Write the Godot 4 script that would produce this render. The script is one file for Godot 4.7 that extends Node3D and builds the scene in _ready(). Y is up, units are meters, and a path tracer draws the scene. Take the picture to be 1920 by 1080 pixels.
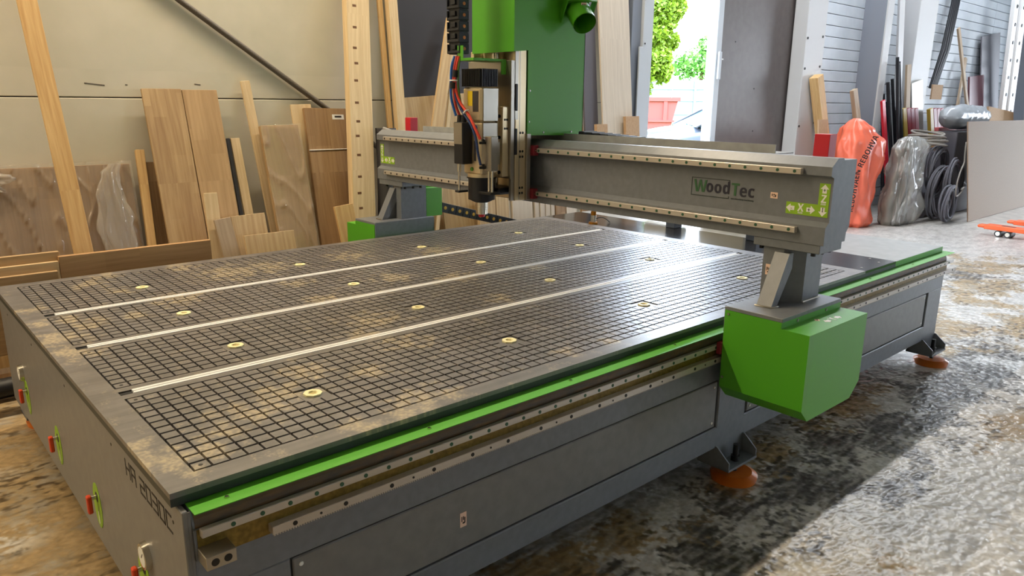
extends Node3D
# CNC router in a timber workshop. Metres, y up, floor at y = 0. The machine's table top lies at Y0.

const Y0 := 0.67
var M := {}
var used := {}
var org := Vector3.ZERO
var cnc: Node3D


class MB:
	extends RefCounted
	var v := PackedVector3Array()
	var n := PackedVector3Array()
	var t := PackedVector2Array()
	var uv := Rect2(0, 0, 0, 0)

	func _put(p: Vector3, nn: Vector3) -> void:
		v.append(p)
		n.append(nn)
		if uv.size.x != 0.0:
			t.append(Vector2((p.x - uv.position.x) / uv.size.x, (p.z - uv.position.y) / uv.size.y))
		else:
			t.append(Vector2(p.x, p.z))

	# a convex polygon whose front looks along `out`
	func face(pts: Array, out: Vector3) -> void:
		var nn: Vector3 = (pts[1] - pts[0]).cross(pts[2] - pts[0])
		if nn.length_squared() < 1e-16 and pts.size() > 3:
			nn = (pts[2] - pts[0]).cross(pts[3] - pts[0])
		nn = nn.normalized()
		var flip := nn.dot(out) < 0.0
		if flip:
			nn = -nn
		for i in range(1, pts.size() - 1):
			_put(pts[0], nn)
			if flip:
				_put(pts[i], nn)
				_put(pts[i + 1], nn)
			else:
				_put(pts[i + 1], nn)
				_put(pts[i], nn)

	func smooth_tri(a: Vector3, b: Vector3, c: Vector3, na: Vector3, nb: Vector3, nc: Vector3) -> void:
		var g := (b - a).cross(c - a)
		if g.dot(na + nb + nc) > 0.0:
			_put(a, na); _put(c, nc); _put(b, nb)
		else:
			_put(a, na); _put(b, nb); _put(c, nc)

	func box(c: Vector3, s: Vector3, bev := 0.0, b := Basis.IDENTITY) -> MB:
		var h := s * 0.5
		if bev <= 0.0:
			for ax in 3:
				for sg in [-1.0, 1.0]:
					var u := (ax + 1) % 3
					var w := (ax + 2) % 3
					var q := []
					for k in [[-1, -1], [1, -1], [1, 1], [-1, 1]]:
						var p := Vector3.ZERO
						p[ax] = sg * h[ax]; p[u] = k[0] * h[u]; p[w] = k[1] * h[w]
						q.append(c + b * p)
					var o := Vector3.ZERO
					o[ax] = sg
					face(q, b * o)
			return self
		bev = minf(bev, minf(h.x, minf(h.y, h.z)) * 0.95)
		for ax in 3:
			var u := (ax + 1) % 3
			var w := (ax + 2) % 3
			for sg in [-1.0, 1.0]:
				var q := []
				for k in [[-1, -1], [1, -1], [1, 1], [-1, 1]]:
					var p := Vector3.ZERO
					p[ax] = sg * h[ax]; p[u] = k[0] * (h[u] - bev); p[w] = k[1] * (h[w] - bev)
					q.append(c + b * p)
				var o := Vector3.ZERO
				o[ax] = sg
				face(q, b * o)
			# edges parallel to ax
			for su in [-1.0, 1.0]:
				for sw in [-1.0, 1.0]:
					var q := []
					for k in [[-1, 0], [1, 0], [1, 1], [-1, 1]]:
						var p := Vector3.ZERO
						p[ax] = k[0] * (h[ax] - bev)
						p[u] = su * (h[u] - (bev if k[1] == 1 else 0.0))
						p[w] = sw * (h[w] - (bev if k[1] == 0 else 0.0))
						q.append(c + b * p)
					var o := Vector3.ZERO
					o[u] = su; o[w] = sw
					face(q, b * o)
		for sx in [-1.0, 1.0]:
			for sy in [-1.0, 1.0]:
				for sz in [-1.0, 1.0]:
					var sgn := Vector3(sx, sy, sz)
					var q := []
					for ax in 3:
						var p := Vector3.ZERO
						for k in 3:
							p[k] = sgn[k] * (h[k] - (0.0 if k == ax else bev))
						q.append(c + b * p)
					face(q, b * sgn)
		return self

	# box from two corners
	func bb(a: Vector3, c: Vector3, bev := 0.0) -> MB:
		return box((a + c) * 0.5, (c - a).abs(), bev)

	func _lift(ax: int, p: Vector2, d: float) -> Vector3:
		if ax == 0:
			return Vector3(d, p.y, p.x)
		if ax == 1:
			return Vector3(p.x, d, p.y)
		return Vector3(p.x, p.y, d)

	# polygon extruded along an axis: axis 0 takes (z, y), axis 1 (x, z), axis 2 (x, y)
	func prism(poly: Array, ax: int, lo: float, hi: float) -> MB:
		var pp := PackedVector2Array(poly)
		var cw := Geometry2D.is_polygon_clockwise(pp)
		var tri := Geometry2D.triangulate_polygon(pp)
		var o := Vector3.ZERO
		o[ax] = 1.0
		for i in range(0, tri.size(), 3):
			face([_lift(ax, pp[tri[i]], hi), _lift(ax, pp[tri[i + 1]], hi), _lift(ax, pp[tri[i + 2]], hi)], o)
			face([_lift(ax, pp[tri[i]], lo), _lift(ax, pp[tri[i + 1]], lo), _lift(ax, pp[tri[i + 2]], lo)], -o)
		for i in pp.size():
			var a := pp[i]
			var b := pp[(i + 1) % pp.size()]
			var e := b - a
			var out := Vector2(e.y, -e.x)
			# Geometry2D calls a polygon clockwise in y-down terms
			var area := 0.0
			for k in pp.size():
				area += pp[k].cross(pp[(k + 1) % pp.size()])
			if area < 0.0:
				out = -out
			face([_lift(ax, a, lo), _lift(ax, b, lo), _lift(ax, b, hi), _lift(ax, a, hi)], _lift(ax, out, 0.0))
		return self

	func cyl(a: Vector3, b: Vector3, r1: float, r2 := -1.0, seg := 16, caps := true) -> MB:
		if r2 < 0.0:
			r2 = r1
		var d := (b - a).normalized()
		var x := d.cross(Vector3.UP if absf(d.y) < 0.9 else Vector3.RIGHT).normalized()
		var y := d.cross(x)
		for i in seg:
			var t0 := TAU * i / seg
			var t1 := TAU * (i + 1) / seg
			var e0 := x * cos(t0) + y * sin(t0)
			var e1 := x * cos(t1) + y * sin(t1)
			if r1 > 0.0:
				smooth_tri(a + e0 * r1, a + e1 * r1, b + e1 * r2, e0, e1, e1)
			if r2 > 0.0:
				smooth_tri(a + e0 * r1, b + e1 * r2, b + e0 * r2, e0, e1, e0)
			if caps:
				if r1 > 0.0:
					face([a, a + e0 * r1, a + e1 * r1], -d)
				if r2 > 0.0:
					face([b, b + e0 * r2, b + e1 * r2], d)
		return self

	func tube(pts: Array, r: float, seg := 8, closed := false) -> MB:
		var m := pts.size()
		var rings := []
		var x := Vector3.ZERO
		for i in m:
			var p: Vector3 = pts[i]
			var q0: Vector3 = pts[(i - 1 + m) % m] if (closed or i > 0) else p
			var q1: Vector3 = pts[(i + 1) % m] if (closed or i < m - 1) else p
			var d := (q1 - q0).normalized()
			if x == Vector3.ZERO:
				x = d.cross(Vector3.UP if absf(d.y) < 0.9 else Vector3.RIGHT).normalized()
			x = (x - d * x.dot(d)).normalized()
			rings.append([p, x, d.cross(x), d])
		var cnt := m if closed else m - 1
		for i in cnt:
			var A: Array = rings[i]
			var B: Array = rings[(i + 1) % m]
			for k in seg:
				var c0 := cos(TAU * k / seg)
				var s0 := sin(TAU * k / seg)
				var c1 := cos(TAU * (k + 1) / seg)
				var s1 := sin(TAU * (k + 1) / seg)
				var a0: Vector3 = A[1] * c0 + A[2] * s0
				var a1: Vector3 = A[1] * c1 + A[2] * s1
				var b0: Vector3 = B[1] * c0 + B[2] * s0
				var b1: Vector3 = B[1] * c1 + B[2] * s1
				smooth_tri(A[0] + a0 * r, A[0] + a1 * r, B[0] + b1 * r, a0, a1, b1)
				smooth_tri(A[0] + a0 * r, B[0] + b1 * r, B[0] + b0 * r, a0, b1, b0)
		if not closed:
			for e in [0, m - 1]:
				var A: Array = rings[e]
				var o: Vector3 = A[3] * (-1.0 if e == 0 else 1.0)
				for k in seg:
					face([A[0], A[0] + (A[1] * cos(TAU * k / seg) + A[2] * sin(TAU * k / seg)) * r, A[0] + (A[1] * cos(TAU * (k + 1) / seg) + A[2] * sin(TAU * (k + 1) / seg)) * r], o)
		return self

	# rings: arrays of the same number of points; joined smoothly, ends closed
	func skin(rings: Array, cap := true) -> MB:
		var m: int = rings[0].size()
		var nr := rings.size()
		var nn := []
		var mid := []
		for i in nr:
			var c := Vector3.ZERO
			for p in rings[i]:
				c += p
			mid.append(c / m)
		for i in nr:
			var row := []
			for k in m:
				var du: Vector3 = rings[i][(k + 1) % m] - rings[i][(k - 1 + m) % m]
				var dv: Vector3 = rings[mini(i + 1, nr - 1)][k] - rings[maxi(i - 1, 0)][k]
				var q := du.cross(dv).normalized()
				if q.dot(rings[i][k] - mid[i]) < 0.0:
					q = -q
				row.append(q)
			nn.append(row)
		for i in nr - 1:
			for k in m:
				var l := (k + 1) % m
				smooth_tri(rings[i][k], rings[i][l], rings[i + 1][l], nn[i][k], nn[i][l], nn[i + 1][l])
				smooth_tri(rings[i][k], rings[i + 1][l], rings[i + 1][k], nn[i][k], nn[i + 1][l], nn[i + 1][k])
		if cap:
			for e in [0, nr - 1]:
				var o: Vector3 = mid[e] - mid[1 if e == 0 else nr - 2]
				for k in m:
					face([mid[e], rings[e][k], rings[e][(k + 1) % m]], o)
		return self

	func mesh(off: Vector3) -> ArrayMesh:
		var vv := v.duplicate()
		if off != Vector3.ZERO:
			for i in vv.size():
				vv[i] -= off
		var a := []
		a.resize(Mesh.ARRAY_MAX)
		a[Mesh.ARRAY_VERTEX] = vv
		a[Mesh.ARRAY_NORMAL] = n
		a[Mesh.ARRAY_TEX_UV] = t
		var m := ArrayMesh.new()
		m.add_surface_from_arrays(Mesh.PRIMITIVE_TRIANGLES, a)
		return m


func numbered(called: String) -> String:
	used[called] = used.get(called, -1) + 1
	return called if used[called] == 0 else "%s_%03d" % [called, used[called]]


func thing(called: String, label: String, category: String, at := Vector3.ZERO, group := "") -> Node3D:
	var o := Node3D.new()
	o.name = numbered(called)
	add_child(o)
	o.position = at
	tag(o, label, category, group)
	org = at
	return o


func tag(o: Node3D, label: String, category: String, group := "") -> void:
	o.set_meta("label", label)
	o.set_meta("category", category)
	if group:
		o.set_meta("group", group)


# one named mesh; vertices are given in world metres (or in the thing's own frame when org is zero)
func part(parent: Node3D, called: String, b: MB, m: Material, label := "") -> MeshInstance3D:
	return inst(parent, called, b.mesh(org), m, label)


func inst(parent: Node3D, called: String, me: Mesh, m: Material, label := "") -> MeshInstance3D:
	var o := MeshInstance3D.new()
	o.name = called
	o.mesh = me
	o.material_override = m
	o.cast_shadow = GeometryInstance3D.SHADOW_CASTING_SETTING_ON
	parent.add_child(o, true)
	if label:
		o.set_meta("label", label)
	return o


# a thing that is one mesh
func single(called: String, b: MB, m: Material, label: String, category: String, group := "", at := Vector3.ZERO) -> MeshInstance3D:
	org = at
	var o := inst(self, numbered(called), b.mesh(at), m)
	o.position = at
	tag(o, label, category, group)
	return o


func struct(called: String, b: MB, m: Material) -> MeshInstance3D:
	org = Vector3.ZERO
	var o := inst(self, numbered(called), b.mesh(Vector3.ZERO), m)
	o.set_meta("kind", "structure")
	return o


func p3(x: float, y: float, z: float) -> Vector3:
	return Vector3(x, y + Y0, z)


func mk(c: Color, rough := 0.6, metal := 0.0, spec := 0.5) -> StandardMaterial3D:
	var m := StandardMaterial3D.new()
	m.albedo_color = c
	m.roughness = rough
	m.metallic = metal
	m.metallic_specular = spec
	return m


func noise(sd: int, f: float, oct := 4) -> FastNoiseLite:
	var k := FastNoiseLite.new()
	k.seed = sd
	k.frequency = f
	k.noise_type = FastNoiseLite.TYPE_SIMPLEX_SMOOTH
	k.fractal_octaves = oct
	return k


# timber: 1 m square tile, grain along v. staves > 0 gives finger-jointed laminated strips
func wood(light: Color, dark: Color, sd: int, staves := 0, rough := 0.62) -> StandardMaterial3D:
	var w := 384
	var im := Image.create(w, w, false, Image.FORMAT_RGB8)
	var g := noise(sd, 0.06, 3)
	var g2 := noise(sd + 9, 0.35, 2)
	var rng := RandomNumberGenerator.new()
	rng.seed = sd
	var tone := {}
	for y in w:
		for x in w:
			var k := 0.0
			var sx := 0
			if staves > 0:
				sx = int(float(x) * staves / w)
				var sy := int((float(y) + (sx * 137) % w) / (w * 0.42))
				var key := sx * 16 + sy
				if not tone.has(key):
					tone[key] = rng.randf()
				k = (tone[key] - 0.5) * 0.55
			var a := g.get_noise_2d(x * 1.6 + sx * 91.0 + 6.0 * sin(y * 0.013 + sx), y * 0.055 + sx * 55.0)
			var b := g2.get_noise_2d(x * 1.3, y * 0.05)
			k += 0.42 + a * 0.55 + b * 0.22
			im.set_pixel(x, y, light.lerp(dark, clampf(k, 0.0, 1.0)))
	var m := mk(Color.WHITE, rough)
	m.albedo_texture = ImageTexture.create_from_image(im)
	m.uv1_triplanar = true
	m.uv1_scale = Vector3(1, 1, 1)
	return m


# speckled or cloudy surface, world tile
func cloudy(a: Color, b: Color, sd: int, f: float, tile: float, rough: float, metal := 0.0, stretch := Vector2.ONE) -> StandardMaterial3D:
	var w := 256
	var im := Image.create(w, w, false, Image.FORMAT_RGB8)
	var g := noise(sd, f, 4)
	for y in w:
		for x in w:
			# blend two shifted copies so that the tile joins
			var u := float(x) / w
			var s := g.get_noise_2d(x * stretch.x, y * stretch.y) * (1.0 - u) + g.get_noise_2d((x - w) * stretch.x, y * stretch.y) * u
			im.set_pixel(x, y, a.lerp(b, clampf(0.5 + s * 0.9, 0.0, 1.0)))
	var m := mk(Color.WHITE, rough, metal)
	m.albedo_texture = ImageTexture.create_from_image(im)
	m.uv1_triplanar = true
	m.uv1_world_triplanar = true
	m.uv1_scale = Vector3.ONE / tile
	return m


func materials() -> void:
	M.paint = cloudy(Color(0.427, 0.443, 0.468), Color(0.462, 0.478, 0.503), 3, 0.05, 0.5, 0.36)
	M.panel = cloudy(Color(0.45, 0.45, 0.45), Color(0.49, 0.49, 0.485), 4, 0.04, 0.6, 0.38)
	M.green = mk(Color(0.31, 0.63, 0.13), 0.42)
	M.phen = mk(Color(0.16, 0.19, 0.18), 0.45)
	M.groove = mk(Color(0.045, 0.045, 0.045), 0.8)
	M.gloss = cloudy(Color(0.07, 0.07, 0.08), Color(0.16, 0.16, 0.17), 21, 0.03, 0.7, 0.16)
	M.plate = cloudy(Color(0.55, 0.56, 0.56), Color(0.62, 0.63, 0.63), 22, 0.03, 0.7, 0.35)
	M.alu = mk(Color(0.93, 0.93, 0.93), 0.34, 0.15)
	M.steel = mk(Color(0.66, 0.64, 0.60), 0.34, 0.9)
	M.cream = mk(Color(0.85, 0.78, 0.64), 0.35, 0.6)
	M.rail = mk(Color(0.74, 0.71, 0.67), 0.32, 0.4)
	M.plug = mk(Color(0.13, 0.32, 0.22), 0.5)
	M.gold = cloudy(Color(0.42, 0.34, 0.12), Color(0.55, 0.45, 0.20), 31, 0.06, 0.3, 0.4, 0.35)
	M.dusty = cloudy(Color(0.30, 0.27, 0.23), Color(0.50, 0.36, 0.20), 33, 0.045, 0.4, 0.6, 0.0, Vector2(0.4, 1.6))
	M.black = mk(Color(0.05, 0.05, 0.055), 0.5)
	M.navy = mk(Color(0.07, 0.08, 0.11), 0.42)
	M.chrome = mk(Color(0.85, 0.82, 0.76), 0.16, 1.0)
	M.brass = mk(Color(0.75, 0.50, 0.18), 0.28, 0.9)
	M.orange = mk(Color(0.80, 0.42, 0.12), 0.3)
	M.redpaint = mk(Color(0.75, 0.07, 0.16), 0.45)
	M.darkred = mk(Color(0.48, 0.08, 0.14), 0.5)
	M.handle = mk(Color(0.85, 0.27, 0.12), 0.45)
	M.lime = mk(Color(0.55, 0.72, 0.13), 0.5)
	M.white = mk(Color(0.92, 0.92, 0.90), 0.5)
	M.port = mk(Color(0.90, 0.87, 0.68), 0.5)
	M.portin = mk(Color(0.72, 0.65, 0.42), 0.6)
	M.logo_green = mk(Color(0.20, 0.38, 0.24), 0.5)
	M.logo_dark = mk(Color(0.13, 0.13, 0.20), 0.5)
	M.logo_line = mk(Color(0.20, 0.24, 0.24), 0.5)
	M.sticker = mk(Color(0.93, 0.80, 0.72), 0.6)
	M.ink = mk(Color(0.10, 0.08, 0.09), 0.6)
	M.bluehose = mk(Color(0.10, 0.36, 0.68), 0.35)
	M.bluehose2 = mk(Color(0.14, 0.23, 0.42), 0.35)
	M.redhose = mk(Color(0.85, 0.28, 0.20), 0.35)
	M.redhose2 = mk(Color(0.70, 0.20, 0.16), 0.4)
	M.greenhose = mk(Color(0.30, 0.45, 0.20), 0.4)
	M.chain = mk(Color(0.06, 0.075, 0.11), 0.5)
	M.dot = mk(Color(0.80, 0.62, 0.22), 0.5)
	M.dot_orange = mk(Color(0.80, 0.48, 0.20), 0.5)
	M.yellow = mk(Color(0.90, 0.78, 0.10), 0.5)
	M.toolbar = mk(Color(0.86, 0.85, 0.80), 0.5)
	M.bluegrey = mk(Color(0.30, 0.34, 0.42), 0.5)
	# building
	M.wall = cloudy(Color(0.80, 0.78, 0.70), Color(0.835, 0.81, 0.735), 41, 0.02, 1.6, 0.55)
	M.wall_joint = mk(Color(0.50, 0.48, 0.43), 0.7)
	M.siding = cloudy(Color(0.74, 0.77, 0.80), Color(0.78, 0.805, 0.83), 42, 0.02, 1.6, 0.5)
	M.column = mk(Color(0.50, 0.52, 0.56), 0.5)
	M.column_light = mk(Color(0.76, 0.76, 0.76), 0.5)
	M.jamb = mk(Color(0.72, 0.74, 0.76), 0.45)
	M.leaf_door = cloudy(Color(0.35, 0.32, 0.31), Color(0.38, 0.35, 0.34), 43, 0.03, 1.0, 0.42)
	M.ceiling = mk(Color(0.80, 0.79, 0.76), 0.7)
	M.pipe = cloudy(Color(0.28, 0.25, 0.22), Color(0.45, 0.41, 0.36), 44, 0.1, 0.2, 0.5)
	# timber
	M.pine = wood(Color(0.84, 0.71, 0.50), Color(0.71, 0.55, 0.34), 101)
	M.oak = wood(Color(0.70, 0.59, 0.43), Color(0.57, 0.45, 0.31), 102, 14)
	M.oak2 = wood(Color(0.70, 0.58, 0.42), Color(0.61, 0.49, 0.34), 103, 12)
	M.brown = wood(Color(0.63, 0.51, 0.37), Color(0.51, 0.39, 0.26), 104, 9)
	M.birch = wood(Color(0.85, 0.76, 0.61), Color(0.76, 0.65, 0.48), 105)
	M.glulam = wood(Color(0.88, 0.79, 0.63), Color(0.79, 0.68, 0.51), 106)
	M.ply = wood(Color(0.79, 0.69, 0.53), Color(0.67, 0.55, 0.39), 107)
	M.greyply = wood(Color(0.70, 0.62, 0.52), Color(0.60, 0.52, 0.43), 108)
	M.palewood = wood(Color(0.80, 0.75, 0.68), Color(0.72, 0.67, 0.60), 109)
	M.mark = mk(Color(0.42, 0.28, 0.15), 0.7)
	M.darksheet = mk(Color(0.20, 0.19, 0.20), 0.5)
	M.mdf = cloudy(Color(0.55, 0.46, 0.375), Color(0.59, 0.50, 0.41), 51, 0.08, 0.5, 0.7)
	M.card = cloudy(Color(0.66, 0.53, 0.40), Color(0.71, 0.59, 0.46), 52, 0.05, 0.4, 0.8)
	M.rope = mk(Color(0.55, 0.53, 0.50), 0.7)
	M.cable = mk(Color(0.34, 0.34, 0.37), 0.55)
	M.maroon = mk(Color(0.42, 0.27, 0.30), 0.5)
	M.sheetgrey = mk(Color(0.40, 0.39, 0.42), 0.5)
	M.foil = mk(Color(0.60, 0.60, 0.58), 0.4, 0.4)
	M.bag = mk(Color(0.93, 0.45, 0.34), 0.32)
	M.bag.backlight_enabled = true
	M.bag.backlight = Color(0.3, 0.1, 0.06)
	M.filmgrey = mk(Color(0.50, 0.495, 0.475), 0.25)
	M.wrap = mk(Color(0.62, 0.64, 0.66), 0.25)
	M.film = mk(Color(0.80, 0.74, 0.66, 0.26), 0.13)
	M.film.transparency = BaseMaterial3D.TRANSPARENCY_ALPHA
	M.film2 = mk(Color(0.80, 0.76, 0.70, 0.30), 0.14)
	M.film2.transparency = BaseMaterial3D.TRANSPARENCY_ALPHA
	M.film3 = mk(Color(0.78, 0.78, 0.76, 0.38), 0.16)
	M.film3.transparency = BaseMaterial3D.TRANSPARENCY_ALPHA
	M.jack = mk(Color(0.95, 0.38, 0.13), 0.4)
	# outside
	M.grass = cloudy(Color(0.33, 0.38, 0.09), Color(0.46, 0.50, 0.16), 61, 0.15, 1.0, 0.9)
	M.yard = cloudy(Color(0.36, 0.35, 0.33), Color(0.44, 0.42, 0.39), 62, 0.05, 3.0, 0.9)
	M.fence = mk(Color(0.38, 0.44, 0.47), 0.7)
	M.skip = mk(Color(0.55, 0.23, 0.21), 0.6)
	M.leaves = mk(Color(0.42, 0.52, 0.10), 0.55)
	M.leaves.backlight_enabled = true
	M.leaves.backlight = Color(0.36, 0.42, 0.08)
	M.leaves2 = mk(Color(0.34, 0.54, 0.22), 0.6)
	M.bark = mk(Color(0.34, 0.26, 0.18), 0.9)
	M.carpaint = mk(Color(0.34, 0.36, 0.40), 0.2, 0.2)
	M.carglass = mk(Color(0.30, 0.45, 0.52), 0.06)
	M.tyre = mk(Color(0.04, 0.04, 0.04), 0.8)
	# lamps
	M.lamp_warm = mk(Color(1, 1, 1), 0.5)
	M.lamp_warm.emission_enabled = true
	M.lamp_warm.emission = Color(1.0, 0.86, 0.62)
	M.lamp_warm.emission_energy_multiplier = 2.0
	M.day_fill = M.lamp_warm.duplicate()
	M.day_fill.emission = Color(0.92, 0.96, 1.0)
	table_material()
	floor_material()


const DUST := [[-0.03, -0.10, 0.075], [0.00, -0.02, 0.04], [-0.05, -0.21, 0.03], [-0.02, -1.22, 0.09], [-0.03, -1.45, 0.05], [-0.02, -1.02, 0.08], [-0.03, -1.68, 0.05], [-0.03, -0.05, 0.04], [0.22, -0.23, 0.09], [0.34, -0.30, 0.09], [0.12, -0.16, 0.06], [0.05, -0.08, 0.06], [0.46, -0.42, 0.08], [0.60, -0.30, 0.06], [0.39, 0.03, 0.05], [0.50, 0.04, 0.06], [0.60, -0.01, 0.09], [0.05, -1.45, 0.06], [0.10, -1.34, 0.07], [0.25, -1.36, 0.05], [0.45, -1.50, 0.10], [0.32, -1.77, 0.06], [0.79, -1.83, 0.16], [0.97, -1.83, 0.14], [0.89, -1.13, 0.07], [0.90, -0.74, 0.10], [0.78, -0.60, 0.07], [1.31, -1.27, 0.10], [0.84, -0.45, 0.08], [1.84, -1.64, 0.12], [1.40, -1.82, 0.10], [0.94, -1.44, 0.07], [1.55, -1.08, 0.09], [1.44, -0.68, 0.06], [1.97, -1.02, 0.07], [0.24, -1.98, 0.07], [0.34, -2.10, 0.06], [0.69, -0.01, 0.05], [1.18, -0.03, 0.04], [1.38, -0.01, 0.04], [0.66, -2.08, 0.08]]
const TUV := Rect2(-0.08, -2.25, 4.3, 2.35)


# the dark phenolic bed: brushed, with smears of sawdust lying on it
func table_material() -> void:
	var w := 1290
	var h := 705
	var im := Image.create(w, h, false, Image.FORMAT_RGB8)
	var streak := noise(201, 0.05, 3)
	var edge := noise(202, 0.03, 4)
	var fine := noise(203, 0.3, 2)
	var smear := noise(204, 0.02, 4)
	var base := Color(0.335, 0.325, 0.325)
	var base2 := Color(0.43, 0.415, 0.41)
	var dust := Color(0.80, 0.72, 0.56)
	var dm := PackedFloat32Array()
	dm.resize(w * h)
	for d in DUST:
		var cx: float = (d[0] - TUV.position.x) / TUV.size.x * w
		var cy: float = (d[1] - TUV.position.y) / TUV.size.y * h
		var r: float = d[2] * 300.0 * 1.15
		for y in range(maxi(0, int(cy - r * 1.5)), mini(h, int(cy + r * 1.5))):
			for x in range(maxi(0, int(cx - r * 1.5)), mini(w, int(cx + r * 1.5))):
				var q := Vector2(x - cx, y - cy).length() / r + edge.get_noise_2d(x * 1.5, y * 1.5) * 1.2 + fine.get_noise_2d(x, y) * 0.5
				if q < 0.95:
					dm[y * w + x] = maxf(dm[y * w + x], clampf((0.95 - q) * 1.6, 0.0, 1.0))
	for y in h:
		for x in w:
			var s := streak.get_noise_2d(x * 0.12, y * 2.2) * 0.6 + smear.get_noise_2d(x, y) * 0.6
			var c := base.lerp(base2, clampf(0.4 + s, 0.0, 1.0))
			var sp := clampf((smear.get_noise_2d(x * 2.0 + 700, y * 2.0) + fine.get_noise_2d(x * 1.5, y * 1.5) * 0.6 - 0.42) * 1.6, 0.0, 0.5)
			var k := maxf(dm[y * w + x] * (0.55 + 0.45 * fine.get_noise_2d(x * 0.7, y * 0.7 + 90.0)), sp)
			im.set_pixel(x, y, c.lerp(dust, clampf(k * 0.85, 0.0, 0.8)))
	M.bed = mk(Color.WHITE, 0.38, 0.0, 0.9)
	M.bed.albedo_texture = ImageTexture.create_from_image(im)


const FUV := Rect2(-3.0, -3.1, 13.0, 6.6)
# noisy-edged darker patches on the concrete, most along the machine: x, z, half length, half width
const DARK_PATCH := [[0.75, 0.42, 0.30, 0.16], [1.15, 0.36, 0.35, 0.20], [1.55, 0.40, 0.35, 0.18], [1.95, 0.34, 0.40, 0.20], [2.35, 0.40, 0.35, 0.16], [2.75, 0.33, 0.40, 0.22], [3.15, 0.42, 0.35, 0.16], [3.6, 0.30, 0.45, 0.22], [4.1, 0.40, 0.35, 0.20], [1.35, 0.62, 0.25, 0.08], [0.95, 0.75, 0.30, 0.10], [2.6, 0.58, 0.30, 0.07], [4.6, 0.25, 0.30, 0.15], [-0.55, -1.2, 0.25, 0.35], [-0.75, -0.3, 0.20, 0.30], [-0.45, -2.0, 0.25, 0.25], [5.6, 0.9, 0.5, 0.12], [6.8, -0.6, 0.5, 0.2]]
# drifts of sawdust
const SAW := [[-0.5, -0.6, 0.75, 1.2], [-0.4, -2.0, 0.8, 0.9], [-1.2, -1.0, 0.9, 1.4], [0.45, 0.20, 0.6, 0.24], [0.15, 0.55, 0.7, 0.30], [1.0, 0.12, 0.5, 0.14], [2.15, 0.14, 0.35, 0.10], [3.0, 0.10, 0.5, 0.10], [0.6, 0.9, 0.4, 0.2], [1.5, 0.75, 0.3, 0.10], [4.8, -0.1, 0.5, 0.30], [5.5, 0.3, 0.6, 0.25], [6.3, -0.3, 0.7, 0.25], [7.4, -0.6, 0.6, 0.3], [3.4, 0.7, 0.3, 0.08]]


func blot(mask: PackedFloat32Array, w: int, h: int, list: Array, edge: FastNoiseLite, fine: FastNoiseLite) -> void:
	for d in list:
		var cx: float = (d[0] - FUV.position.x) / FUV.size.x * w
		var cy: float = (d[1] - FUV.position.y) / FUV.size.y * h
		var rx: float = d[2] / FUV.size.x * w
		var ry: float = d[3] / FUV.size.y * h
		for y in range(maxi(0, int(cy - ry * 1.7)), mini(h, int(cy + ry * 1.7))):
			for x in range(maxi(0, int(cx - rx * 1.7)), mini(w, int(cx + rx * 1.7))):
				var q := Vector2((x - cx) / rx, (y - cy) / ry).length() + edge.get_noise_2d(x, y) * 1.5 + fine.get_noise_2d(x * 0.8, y * 0.8) * 0.9
				if q < 1.0:
					mask[y * w + x] = maxf(mask[y * w + x], clampf((1.0 - q) * 2.2, 0.0, 1.0))


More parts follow.
